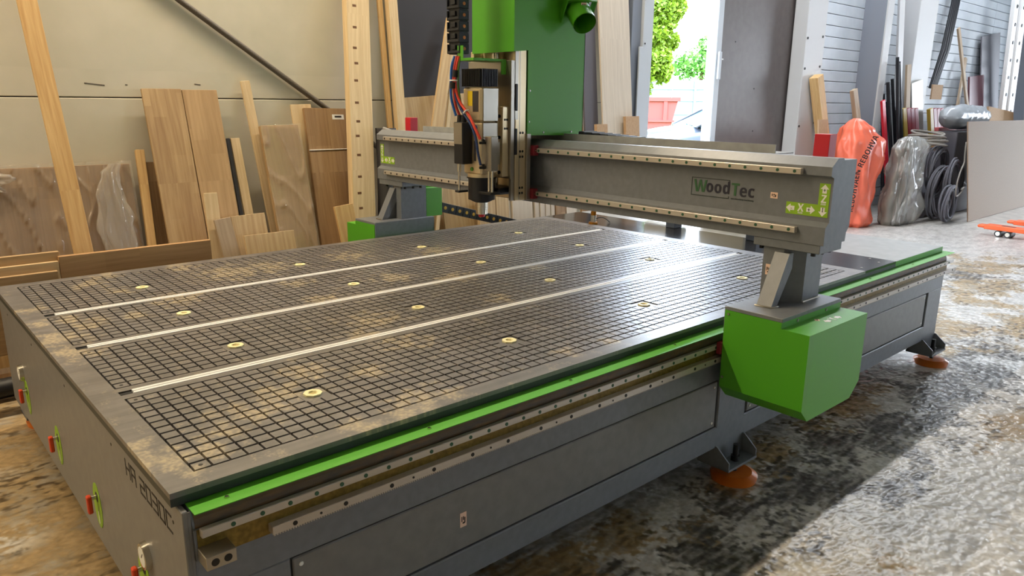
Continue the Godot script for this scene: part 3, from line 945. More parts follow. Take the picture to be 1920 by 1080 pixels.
func axis_sticker(beam: Node3D, x0: float, s: int) -> void:
	# L-shaped: vertical Z bar at the beam end, horizontal X bar below it
	var zz := func(k: float) -> float:
		return k if s == 1 else -2.1 - k
	var b := MB.new()
	b.prism([Vector2(zz.call(0.222), Y0 + 0.404), Vector2(zz.call(0.376), Y0 + 0.404), Vector2(zz.call(0.376), Y0 + 0.520), Vector2(zz.call(0.338), Y0 + 0.520), Vector2(zz.call(0.338), Y0 + 0.446), Vector2(zz.call(0.222), Y0 + 0.446)], 0, x0 - 0.0008, x0 + 0.0002)
	var st := part(beam, "axis_sticker", b, M.lime, "green L-shaped axis direction sticker")
	var xa := x0 - 0.0016
	var xb := x0 - 0.0009
	var arrow := func(cz: float, cy: float, dz: float, dy: float):
		var d := Vector2(dz * s, dy)
		var e := Vector2(-dy, dz)
		var c := Vector2(zz.call(cz), Y0 + cy)
		var p := []
		for k in [[0.017, 0], [0.001, 0.015], [0.001, 0.0075], [-0.014, 0.0075], [-0.014, -0.0075], [0.001, -0.0075], [0.001, -0.015]]:
			p.append(c + d * k[0] + e * k[1])
		part(st, "arrow", MB.new().prism(p, 0, xa, xb), M.white)
	arrow.call(0.240, 0.425, -1.0, 0.0)
	arrow.call(0.313, 0.425, 1.0, 0.0)
	arrow.call(0.357, 0.500, 0.0, 1.0)
	arrow.call(0.357, 0.424, 0.0, -1.0)
	label_text(st, "X", p3(xb - 0.0004, 0.429, zz.call(0.277)), FRONT, 0.027, M.white)
	label_text(st, "Z", p3(xb - 0.0004, 0.467, zz.call(0.357)), FRONT, 0.027, M.white)
	label_text(st, "AXIS", p3(xb - 0.0004, 0.411, zz.call(0.277)), FRONT, 0.006, M.white)
	label_text(st, "AXIS", p3(xb - 0.0004, 0.449, zz.call(0.357)), FRONT, 0.006, M.white)
	for k in [[0.243, 0.425, "-"], [0.308, 0.425, "+"], [0.357, 0.497, "+"], [0.357, 0.429, "l"]]:
		label_text(st, k[2] if k[2] != "l" else "I", p3(xa - 0.0005, k[1], zz.call(k[0])), FRONT, 0.015, M.ink, "lettering", false)


func spindle_head() -> void:
	# saddle on the beam rails
	part(cnc, "saddle_plate", MB.new().bb(p3(1.942, 0.325, -1.052), p3(1.966, 0.635, -1.40), 0.001), M.steel, "flat steel saddle plate on the gantry rails")
	for y in [0.558, 0.354]:
		for z in [-1.060, -1.385]:
			part(cnc, "bearing_block", MB.new().bb(p3(1.966, y - 0.024, z - 0.012), p3(1.998, y + 0.024, z + 0.028), 0.002), M.darkred, "dark red end of a rail bearing")
			part(cnc, "grease_nipple", MB.new().cyl(p3(1.976, y, z + 0.028), p3(1.976, y, z + 0.040), 0.006, 0.003, 8), M.chrome)
	# fixed Z column: two machined side walls and a back
	var zc := part(cnc, "z_column", MB.new().bb(p3(1.876, 0.325, -1.062), p3(1.942, 1.01, -1.086), 0.002).bb(p3(1.876, 0.325, -1.366), p3(1.942, 1.01, -1.39), 0.002).bb(p3(1.932, 0.325, -1.07), p3(1.942, 1.01, -1.385)), M.cream, "pale machined Z axis column")
	part(zc, "side_rib", MB.new().bb(p3(1.873, 0.70, -1.0615), p3(1.892, 1.006, -1.065)).bb(p3(1.90, 0.33, -1.0612), p3(1.9035, 1.006, -1.0625)), M.steel)
	for y in [0.36, 0.385, 0.53, 0.555, 0.64]:
		for x in [1.906, 1.922]:
			part(zc, "bolt_hole", MB.new().cyl(p3(x, y, -1.0615), p3(x, y, -1.0605), 0.006, 0.006, 10), M.black)
	part(zc, "screw_coupling", MB.new().cyl(p3(1.90, 0.965, -1.225), p3(1.90, 1.0, -1.225), 0.024, 0.024, 20).cyl(p3(1.90, 0.93, -1.225), p3(1.90, 0.96, -1.225), 0.026, 0.026, 20), M.chrome, "chrome shaft coupling under the green hood")
	part(zc, "ball_screw", MB.new().cyl(p3(1.90, 0.34, -1.225), p3(1.90, 0.97, -1.225), 0.011, 0.011, 12), M.chrome)
	part(zc, "lower_bearing", MB.new().bb(p3(1.80, 0.355, -1.09), p3(1.93, 0.385, -1.30), 0.01), M.navy)
	for y in [0.80, 0.60]:
		part(zc, "carriage_block", MB.new().bb(p3(1.872, y - 0.06, -1.058), p3(1.888, y + 0.06, -1.09), 0.003), M.navy)
	# moving Z plate and clamp
	part(cnc, "z_slide", MB.new().bb(p3(1.850, 0.43, -1.064), p3(1.872, 0.962, -1.375), 0.001).bb(p3(1.853, 0.327, -1.0635), p3(1.872, 0.44, -1.08), 0.001), M.steel, "flat steel Z slide plate")
	var cl := part(cnc, "spindle_clamp", MB.new().bb(p3(1.812, 0.44, -1.078), p3(1.849, 0.758, -1.10), 0.002).bb(p3(1.80, 0.45, -1.10), p3(1.849, 0.76, -1.30), 0.003), M.cream, "pale spindle mounting block")
	for y in [0.70, 0.66]:
		for x in [1.825, 1.838]:
			part(cl, "bolt_hole", MB.new().cyl(p3(x, y, -1.0785), p3(x, y, -1.0765), 0.0055, 0.0055, 10), M.black)
	for y in [0.715, 0.62, 0.46]:
		part(cl, "bolt", MB.new().cyl(p3(1.822, y, -1.098), p3(1.802, y, -1.098), 0.008, 0.008, 8), M.black)
	# green hood
	var hood := []
	for a in [[1.862, 1.0], [1.945, 1.008], [1.945, 0.628], [2.322, 0.622], [2.322, 1.155], [2.25, 1.30], [2.25, 1.62], [1.862, 1.62]]:
		hood.append(Vector2(a[0], a[1] + Y0))
	var hd := part(cnc, "hood", MB.new().prism(hood, 2, -1.060, -1.056).prism(hood, 2, -1.356, -1.352).bb(p3(1.858, 1.0, -1.056), p3(1.862, 1.62, -1.356)).bb(p3(2.318, 0.622, -1.056), p3(2.322, 1.155, -1.356)).bb(p3(1.862, 1.616, -1.056), p3(2.25, 1.62, -1.356)).prism([Vector2(2.322, Y0 + 1.155), Vector2(2.25, Y0 + 1.30), Vector2(2.25, Y0 + 1.62), Vector2(2.247, Y0 + 1.62), Vector2(2.247, Y0 + 1.30), Vector2(2.318, Y0 + 1.152)], 2, -1.356, -1.056), M.green, "tall green sheet metal hood over the Z axis")
	part(hd, "inner_motor", MB.new().bb(p3(1.88, 1.01, -1.09), p3(1.99, 1.2, -1.34), 0.004), M.navy)
	for a in [[1.958, 0.83], [1.956, 0.69], [2.05, 0.640], [2.24, 0.640]]:
		part(hd, "screw", MB.new().cyl(p3(a[0], a[1], -1.0562), p3(a[0], a[1], -1.0525), 0.005, 0.004, 10), M.steel)
	# dust port: pipe stub leaving the hood side and a fan-shaped housing with a bracket
	var d := Vector3(-0.30, -0.62, 0.72).normalized()
	var c0 := p3(2.225, 1.235, -1.045)
	part(hd, "dust_pipe", MB.new().cyl(c0 - d * 0.02, c0 + d * 0.165, 0.054, 0.054, 28, false).cyl(c0 + d * 0.165, c0 + d * 0.02, 0.051, 0.051, 28, false).cyl(c0 + d * 0.01, c0 + d * 0.02, 0.052, 0.052, 28), M.green, "green round extraction pipe stub")
	var fx := d.cross(Vector3.UP).normalized()
	var fy := fx.cross(d).normalized()
	var fb := Basis(fx, fy, d)
	part(hd, "pipe_bracket", MB.new().box(c0 + d * 0.055 + fy * 0.058, Vector3(0.15, 0.005, 0.045), 0.0, fb).box(c0 + d * 0.055 + fx * -0.073, Vector3(0.005, 0.12, 0.045), 0.0, fb).box(c0 + d * 0.055 + fx * 0.073, Vector3(0.005, 0.12, 0.045), 0.0, fb), M.green, "green folded bracket round the pipe")
	part(hd, "pipe_elbow", MB.new().cyl(c0 - d * 0.01 + fy * 0.02, c0 - d * 0.01 + fy * 0.30, 0.075, 0.075, 26), M.green)
	inspection_sticker(hd, c0 + d * 0.10 + fy * 0.0545, fy, 0.013, 0.008)
	# spindle
	var sp := part(cnc, "spindle", MB.new().bb(p3(1.70, 0.69, -1.098), p3(1.802, 0.842, -1.232), 0.010).bb(p3(1.702, 0.452, -1.10), p3(1.802, 0.688, -1.230), 0.008), M.cream, "pale square air-cooled spindle motor")
	part(sp, "side_cover", MB.new().bb(p3(1.712, 0.694, -1.0975), p3(1.80, 0.838, -1.0945), 0.001).bb(p3(1.712, 0.56, -1.0985), p3(1.80, 0.686, -1.096), 0.001), M.steel, "brushed grey side plate")
	var fan := MB.new()
	fan.bb(p3(1.706, 0.845, -1.104), p3(1.802, 0.92, -1.236))
	for k in 14:
		fan.bb(p3(1.700, 0.845, -1.108 - k * 0.0095), p3(1.708, 0.922, -1.1125 - k * 0.0095))
	for k in 10:
		fan.bb(p3(1.708 + k * 0.0095, 0.845, -1.105), p3(1.7125 + k * 0.0095, 0.922, -1.098))
	part(sp, "cooling_fan", fan, M.navy, "black ribbed cooling head")
	part(sp, "name_plate", MB.new().bb(p3(1.6985, 0.735, -1.115), p3(1.7005, 0.825, -1.155)), M.darksheet).set_meta("label", "dark metal plate")
	part(sp, "warning_plate", MB.new().bb(p3(1.6985, 0.76, -1.158), p3(1.7005, 0.825, -1.192)), M.yellow, "yellow warning plate")
	part(sp, "slot_plate", MB.new().bb(p3(1.700, 0.515, -1.135), p3(1.7025, 0.605, -1.149)), M.darksheet)
	part(sp, "blue_disc", MB.new().cyl(p3(1.7025, 0.664, -1.138), p3(1.6985, 0.664, -1.138), 0.012, 0.012, 16), M.bluehose)
	part(sp, "green_disc", MB.new().cyl(p3(1.7025, 0.476, -1.165), p3(1.6985, 0.476, -1.165), 0.009, 0.009, 16), M.green)
	part(sp, "flange_ring", MB.new().cyl(p3(1.762, 0.436, -1.168), p3(1.762, 0.455, -1.168), 0.066, 0.066, 28), M.cream)
	part(sp, "nose", MB.new().cyl(p3(1.762, 0.332, -1.168), p3(1.762, 0.432, -1.168), 0.063, 0.063, 28).cyl(p3(1.762, 0.432, -1.168), p3(1.762, 0.438, -1.168), 0.070, 0.070, 28).cyl(p3(1.762, 0.320, -1.168), p3(1.762, 0.332, -1.168), 0.036, 0.060, 28), M.navy, "black round spindle nose")
	var col := MB.new()
	for k in 4:
		col.cyl(p3(1.762, 0.318 - k * 0.008, -1.168), p3(1.762, 0.311 - k * 0.008, -1.168), 0.030, 0.030, 24)
		col.cyl(p3(1.762, 0.311 - k * 0.008, -1.168), p3(1.762, 0.310 - k * 0.008, -1.168), 0.027, 0.027, 24)
	col.cyl(p3(1.762, 0.286, -1.168), p3(1.762, 0.262, -1.168), 0.029, 0.027, 24)
	part(sp, "collet_nut", col, M.chrome, "chrome ribbed collet nut")
	part(sp, "collet_tip", MB.new().cyl(p3(1.762, 0.262, -1.168), p3(1.762, 0.248, -1.168), 0.018, 0.013, 20), M.redpaint, "red collet plug")
	# terminal box
	var tb := part(sp, "terminal_box", MB.new().bb(p3(1.645, 0.50, -1.161), p3(1.70, 0.688, -1.228), 0.003), M.navy, "black terminal box")
	part(tb, "box_label", MB.new().bb(p3(1.6435, 0.59, -1.166), p3(1.6455, 0.685, -1.225)), M.steel, "grey metal rating plate")
	for z in [-1.178, -1.207]:
		part(tb, "cable_gland", MB.new().cyl(p3(1.665, 0.688, z), p3(1.665, 0.72, z), 0.014, 0.011, 12), M.black)
	part(tb, "plunger", MB.new().cyl(p3(1.665, 0.375, -1.215), p3(1.665, 0.50, -1.215), 0.005, 0.005, 10).cyl(p3(1.665, 0.462, -1.215), p3(1.665, 0.50, -1.215), 0.009, 0.009, 10), M.chrome)
	part(tb, "plunger_foot", MB.new().bb(p3(1.655, 0.366, -1.235), p3(1.71, 0.376, -1.205), 0.001), M.black)
	# pneumatic cylinder block
	var pc := part(sp, "air_cylinder", MB.new().bb(p3(1.70, 0.475, -1.026), p3(1.742, 0.628, -1.072), 0.002).bb(p3(1.705, 0.50, -1.07), p3(1.79, 0.60, -1.10), 0.001), M.steel, "grey square pneumatic cylinder")
	for z in [-1.062, -1.040]:
		part(pc, "piston_rod", MB.new().cyl(p3(1.718, 0.378, z), p3(1.718, 0.476, z), 0.006, 0.006, 12), M.chrome)
	part(pc, "rod_plate", MB.new().bb(p3(1.695, 0.368, -1.025), p3(1.755, 0.379, -1.11), 0.002), M.black)
	for y in [0.60, 0.49]:
		part(pc, "air_fitting", MB.new().cyl(p3(1.70, y, -1.065), p3(1.672, y, -1.075), 0.006, 0.006, 8).cyl(p3(1.69, y - 0.006, -1.07), p3(1.69, y + 0.016, -1.07), 0.007, 0.007, 8), M.black)
	# green bracket carrying the chain end
	part(cnc, "chain_bracket", MB.new().bb(p3(1.66, 0.955, -1.10), p3(1.846, 0.966, -1.215), 0.001).bb(p3(1.66, 0.955, -1.175), p3(1.664, 1.02, -1.215)).bb(p3(1.82, 0.90, -1.098), p3(1.848, 0.966, -1.102)), M.green, "green folded bracket above the spindle")
	# hoses
	var hz := func(pts: Array, r: float, m: Material):
		var cv := Curve3D.new()
		for p in pts:
			cv.add_point(p3(p[0], p[1], p[2]))
		for i in pts.size():
			var a: Vector3 = cv.get_point_position(maxi(i - 1, 0))
			var b: Vector3 = cv.get_point_position(mini(i + 1, pts.size() - 1))
			cv.set_point_in(i, (a - b) / 6.0)
			cv.set_point_out(i, (b - a) / 6.0)
		var out := []
		for k in 25:
			out.append(cv.sample_baked(cv.get_baked_length() * k / 24.0, true))
		part(sp, "hose", MB.new().tube(out, r, 8), m)
	hz.call([[1.652, 0.975, -1.225], [1.640, 0.93, -1.232], [1.638, 0.86, -1.236], [1.640, 0.79, -1.236], [1.655, 0.715, -1.222]], 0.0060, M.bluehose)
	hz.call([[1.655, 0.975, -1.212], [1.645, 0.92, -1.218], [1.644, 0.85, -1.224], [1.650, 0.77, -1.220], [1.665, 0.715, -1.207]], 0.0065, M.redhose2)
	hz.call([[1.658, 0.975, -1.200], [1.650, 0.92, -1.212], [1.648, 0.85, -1.216], [1.655, 0.78, -1.195], [1.664, 0.72, -1.140], [1.668, 0.66, -1.098], [1.680, 0.615, -1.078]], 0.0065, M.redhose)
	hz.call([[1.654, 0.97, -1.218], [1.644, 0.92, -1.226], [1.646, 0.83, -1.226], [1.656, 0.75, -1.190], [1.666, 0.68, -1.130], [1.670, 0.62, -1.098], [1.674, 0.55, -1.086], [1.682, 0.50, -1.078]], 0.0060, M.bluehose2)
	hz.call([[1.662, 0.975, -1.195], [1.655, 0.92, -1.202], [1.656, 0.85, -1.205], [1.660, 0.79, -1.198], [1.665, 0.72, -1.180]], 0.0045, M.greenhose)
	part(sp, "cable_tie", MB.new().cyl(p3(1.646, 0.868, -1.222), p3(1.646, 0.874, -1.222), 0.021, 0.021, 14), M.white)
	part(sp, "cable_tie", MB.new().box(p3(1.660, 0.735, -1.155), Vector3(0.02, 0.005, 0.026), 0.001, Basis(Vector3.RIGHT, -0.6)), M.white)
	part(sp, "hose_joiner", MB.new().cyl(p3(1.645, 0.885, -1.215), p3(1.648, 0.915, -1.212), 0.013, 0.013, 12).cyl(p3(1.642, 0.835, -1.226), p3(1.643, 0.862, -1.226), 0.015, 0.015, 12), M.black)


func chains() -> void:
	# vertical chain feeding the spindle
	var vc := part(cnc, "spindle_cable_chain", MB.new().bb(p3(1.664, 0.985, -1.201), p3(1.708, 1.50, -1.281)), M.chain, "black vertical cable chain with orange pins")
	var k := 0
	var y := 0.985
	while y < 1.48:
		part(vc, "link", MB.new().bb(p3(1.655, y + 0.002, -1.195), p3(1.712, y + 0.044, -1.201), 0.002).bb(p3(1.655, y + 0.002, -1.280), p3(1.712, y + 0.044, -1.286), 0.002).bb(p3(1.655, y + 0.004, -1.20), p3(1.665, y + 0.014, -1.283), 0.001).bb(p3(1.655, y + 0.020, -1.225), p3(1.665, y + 0.040, -1.257), 0.001), M.chain)
		part(vc, "pin", MB.new().cyl(p3(1.684, y + 0.023, -1.1952), p3(1.684, y + 0.023, -1.1935), 0.0075, 0.0075, 12), M.dot_orange)
		y += 0.0475
		k += 1
	# chain along the far side of the machine
	var fc := part(cnc, "axis_cable_chain", MB.new().box(p3(2.70, 0.021, -2.421), Vector3(0.66, 0.012, 0.036), 0.0, Basis(Vector3.BACK, -0.2637)), M.chain, "black cable chain with yellow pins along the far side")
	var x := 2.37
	var i := 0
	while x < 3.06:
		var dy := 0.110 - 0.27 * (x - 2.37)
		var cb := Basis(Vector3.BACK, -0.2637)
		part(fc, "link", MB.new().box(p3(x + 0.03, dy, -2.399), Vector3(0.0615, 0.062, 0.006), 0.002, cb).box(p3(x + 0.03, dy, -2.443), Vector3(0.0615, 0.062, 0.006), 0.002, cb).box(p3(x + 0.03, dy + 0.027, -2.421), Vector3(0.03, 0.006, 0.04), 0.0, cb), M.chain)
		part(fc, "pin", MB.new().cyl(p3(x + 0.03, dy, -2.396), p3(x + 0.03, dy, -2.394), 0.0115, 0.0115, 14), M.dot)
		x += 0.060
		i += 1


func tool_rack() -> void:
	# tool setter on the glossy sheet
	var c := p3(3.185, 0.0, -1.735)
	var ts := part(cnc, "tool_setter", MB.new().cyl(c, c + Vector3(0, 0.012, 0), 0.032, 0.030, 20).cyl(c + Vector3(0, 0.058, 0), c + Vector3(0, 0.080, 0), 0.018, 0.018, 20).cyl(c + Vector3(0, 0.080, 0), c + Vector3(0, 0.086, 0), 0.018, 0.012, 20), M.brass, "small brass tool length setter")
	part(ts, "barrel", MB.new().cyl(c + Vector3(0, 0.012, 0), c + Vector3(0, 0.058, 0), 0.0185, 0.0185, 20), M.chrome, "silver barrel")
	var pts := []
	for k in 13:
		var t := k / 12.0
		pts.append(c + Vector3(0.02 + 0.09 * t, 0.03 + 0.02 * sin(t * PI) - 0.025 * t, 0.05 * t))
	part(ts, "lead", MB.new().tube(pts, 0.003, 6), M.black)
	# low rack behind the gantry
	var rk := part(cnc, "tool_rack", MB.new().bb(p3(3.66, 0.012, -0.89), p3(3.72, 0.145, -1.24), 0.012), M.toolbar, "pale cover of the tool rack behind the gantry")
	part(rk, "rack_cover", MB.new().bb(p3(3.62, 0.020, -1.34), p3(3.69, 0.15, -1.66), 0.012), M.toolbar)
	for z in [-1.31, -0.73]:
		part(rk, "rack_post", MB.new().bb(p3(3.45, 0.0, z - 0.035), p3(3.53, 0.15, z + 0.035), 0.003), M.bluegrey)
	part(rk, "rack_bar", MB.new().bb(p3(3.72, 0.10, -1.64), p3(3.76, 0.135, -2.08), 0.002), M.navy)


# ------------------------------------------------------------------ building
const WZ := -3.1


func building() -> void:
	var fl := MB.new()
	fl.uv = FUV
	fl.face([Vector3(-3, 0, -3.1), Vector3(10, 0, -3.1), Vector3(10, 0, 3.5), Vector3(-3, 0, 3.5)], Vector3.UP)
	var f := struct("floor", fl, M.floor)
	var f2 := MB.new()
	for r in [[-7.0, -3.1, -3.0, 9.0], [10.0, -3.1, 21.0, 9.0], [-3.0, 3.5, 10.0, 9.0]]:
		f2.face([Vector3(r[0], 0, r[1]), Vector3(r[2], 0, r[1]), Vector3(r[2], 0, r[3]), Vector3(r[0], 0, r[3])], Vector3.UP)
	f2.bb(Vector3(-7.2, -0.25, -3.3), Vector3(21.2, -0.01, 9.2))
	part(f, "floor_slab", f2, M.floor2)
	# thin loose sheet lying on the floor beside the machine
	struct("ceiling", MB.new().bb(Vector3(-7.2, 6.0, -3.3), Vector3(21.2, 6.2, 9.2)), M.ceiling)
	struct("wall_left", MB.new().bb(Vector3(-7.2, 0, -3.3), Vector3(-7.0, 6.0, 9.2)), M.wall)
	# far end and opposite wall, each with an open gate
	struct("wall_right", MB.new().bb(Vector3(21.0, 0, -3.3), Vector3(21.2, 6.0, 0.0)).bb(Vector3(21.0, 0, 3.6), Vector3(21.2, 6.0, 9.2)).bb(Vector3(21.0, 3.6, 0.0), Vector3(21.2, 6.0, 3.6)), M.siding)
	struct("wall_front", MB.new().bb(Vector3(-7.2, 0, 9.0), Vector3(11.5, 6.0, 9.2)).bb(Vector3(13.5, 0, 9.0), Vector3(21.2, 6.0, 9.2)).bb(Vector3(11.5, 2.6, 9.0), Vector3(13.5, 6.0, 9.2)), M.siding)
	# back wall: backing with the gateway, then the sandwich panels in front of it
	var wb := struct("wall_back", MB.new().bb(Vector3(-7.2, 0, -3.3), Vector3(5.05, 6.0, -3.19)).bb(Vector3(8.2, 0, -3.3), Vector3(21.2, 6.0, -3.19)).bb(Vector3(5.05, 3.9, -3.3), Vector3(8.2, 6.0, -3.19)), M.wall_joint)
	var hs := [0.0, 0.45, 1.45, 2.45, 3.45, 4.45, 6.0]
	for i in hs.size() - 1:
		for e in [[-7.0, -1.2], [-1.2, 5.04]]:
			part(wb, "wall_panel", MB.new().bb(Vector3(e[0] + 0.002, hs[i] + 0.003, -3.19), Vector3(e[1] - 0.002, hs[i + 1] - 0.003, WZ), 0.003), M.wall)
	var y := 0.0
	while y < 3.3:
		for e in [[8.75, 11.5], [11.5, 15.0], [15.0, 21.0]]:
			part(wb, "siding_board", MB.new().bb(Vector3(e[0], y + 0.003, -3.19), Vector3(e[1], y + 0.131, WZ), 0.005), M.siding)
		y += 0.134
	part(wb, "wall_panel", MB.new().bb(Vector3(8.2, 3.35, -3.19), Vector3(21.0, 6.0, WZ)), M.siding)
	part(wb, "wall_panel", MB.new().bb(Vector3(8.2, 0, -3.19), Vector3(8.75, 3.35, WZ)), M.siding)
	part(wb, "wall_panel", MB.new().bb(Vector3(5.05, 3.9, -3.19), Vector3(8.2, 6.0, WZ)), M.siding)
	for s in [[0.62, 1.52, 0.10], [1.17, 1.53, 0.035], [0.78, 1.52, 0.012]]:
		part(wb, "scuff_mark", MB.new().box(Vector3(s[0], s[1], WZ + 0.0005), Vector3(s[2], 0.006, 0.001), 0.0, Basis(Vector3.BACK, -0.1)), M.pipe)
	# gateway: jambs, leaf
	struct("trim_1", MB.new().bb(Vector3(5.04, 0, -3.25), Vector3(5.17, 3.9, -3.02), 0.004), M.column)
	var j := struct("trim_2", MB.new().bb(Vector3(5.17, 0, -3.22), Vector3(5.31, 3.9, -2.99), 0.004).bb(Vector3(5.12, 0, -3.0), Vector3(5.172, 1.95, -2.985), 0.003), M.jamb)
	for h in [1.0, 1.98, 2.6]:
		part(j, "screw", MB.new().cyl(Vector3(5.2, h, -2.99), Vector3(5.2, h, -2.986), 0.008, 0.008, 8), M.black)
	var d := struct("door_1", MB.new().bb(Vector3(6.62, 0.02, -3.20), Vector3(8.2, 3.9, -3.12), 0.004), M.leaf_door)
	part(d, "door_edge", MB.new().bb(Vector3(6.52, 0.02, -3.22), Vector3(6.62, 3.9, -3.10), 0.006), M.jamb, "white metal edge of the gate leaf")
	part(d, "lock_case", MB.new().bb(Vector3(6.55, 1.70, -3.10), Vector3(6.60, 1.98, -3.075), 0.004), M.jamb)
	part(d, "latch", MB.new().bb(Vector3(6.60, 1.905, -3.12), Vector3(6.68, 1.915, -3.11)), M.white)
	for p in [[7.35, 1.62], [7.4, 1.15], [6.9, 2.1]]:
		part(d, "rivet", MB.new().cyl(Vector3(p[0], p[1], -3.12), Vector3(p[0], p[1], -3.116), 0.008, 0.008, 8), M.black)
	# steel columns along the wall
	var c1 := struct("trim_3", MB.new().bb(Vector3(8.06, 0, -3.1), Vector3(8.52, 6, -2.93), 0.006), M.column_light)
	for h in [1.2, 1.86, 2.2]:
		for x in [8.10, 8.46]:
			part(c1, "bolt", MB.new().cyl(Vector3(x, h + (x - 8.1) * 0.1, -2.93), Vector3(x, h + (x - 8.1) * 0.1, -2.922), 0.014, 0.014, 8), M.black)
	struct("trim_4", MB.new().bb(Vector3(9.86, 0, -3.1), Vector3(9.98, 6, -2.815)), M.column)
	struct("trim_5", MB.new().bb(Vector3(9.855, 0, -2.815), Vector3(10.04, 6, -2.795), 0.003), M.column_light)
	struct("trim_6", MB.new().bb(Vector3(11.1, 0, -3.1), Vector3(11.75, 6, -2.88), 0.006), M.column_light)
	struct("trim_7", MB.new().bb(Vector3(16.2, 0, -3.1), Vector3(16.6, 6, -2.7), 0.006), M.column)
	# diagonal wind brace of the wall
	single("brace_pipe", MB.new().tube([Vector3(-0.6, 3.17, -3.075), Vector3(1.12, 1.98, -3.075), Vector3(2.02, 1.375, -3.075), Vector3(2.7, 0.9, -3.075)], 0.017, 10), M.pipe, "thin dark diagonal brace pipe running across the beige wall", "pipe")


func lamps() -> void:
	# one long row of ceiling-hung linear fittings over the board wall side of the machine
	for i in 9:
		var x := -4.4 + i * 2.2
		var warm := i < 4  # cool fittings on the right are added in place of daylight
		var l := thing("linear_lamp", "long linear ceiling lamp in an unseen row above the machine, cool end added for daylight", "lamp", Vector3(x, 4.62, -2.2), "row of linear ceiling lamps")
		part(l, "housing", MB.new().bb(Vector3(x - 1.06, 4.63, -2.26), Vector3(x + 1.06, 4.70, -2.14), 0.006), M.white)
		part(l, "diffuser", MB.new().bb(Vector3(x - 1.04, 4.622, -2.25), Vector3(x + 1.04, 4.63, -2.15)), M.lamp_warm if warm else M.day_fill)
		for k in [-0.8, 0.8]:
			part(l, "hanger", MB.new().cyl(Vector3(x + k, 4.7, -2.2), Vector3(x + k, 6.0, -2.2), 0.004, 0.004, 6), M.steel)
		var a := AreaLight3D.new()
		a.name = "lamp_light"
		a.area_size = Vector2(2.08, 0.10)
		a.area_normalize_energy = true
		a.light_energy = LAMP_WARM if warm else DAY_FILL
		a.light_color = Color(1.0, 0.915, 0.78) if warm else Color(0.95, 0.97, 1.0)
		a.shadow_enabled = true
		a.area_range = 40.0
		a.rotation_degrees = Vector3(-90, 0, 0)
		l.add_child(a)
		a.position = Vector3(0, -0.006, 0)


# ------------------------------------------------------------------ things leaning on the wall
# a board standing on the floor: foot and head are the middles of its ends; depth is its thickness
func board(called: String, label: String, foot: Vector3, head: Vector3, w: float, th: float, m: Material, cat := "board", group := "boards leaning on the wall") -> MeshInstance3D:
	var ay := (head - foot).normalized()
	var ax := (Vector3.RIGHT - ay * ay.x).normalized()
	var az := ax.cross(ay)
	var l := foot.distance_to(head)
	var b := MB.new()
	b.box(Vector3(0, l * 0.5, 0), Vector3(w, l, th), 0.0015)
	org = Vector3.ZERO
	var o := inst(self, numbered(called), b.mesh(Vector3.ZERO), m)
	# the low edge of the foot rests on the floor
	var lowest := 0.0
	for sx in [-0.5, 0.5]:
		for sz in [-0.5, 0.5]:
			lowest = minf(lowest, (ax * w * sx + az * th * sz).y)
	o.transform = Transform3D(Basis(ax, ay, az), foot - Vector3(0, lowest, 0))
	tag(o, label, cat, group)
	return o


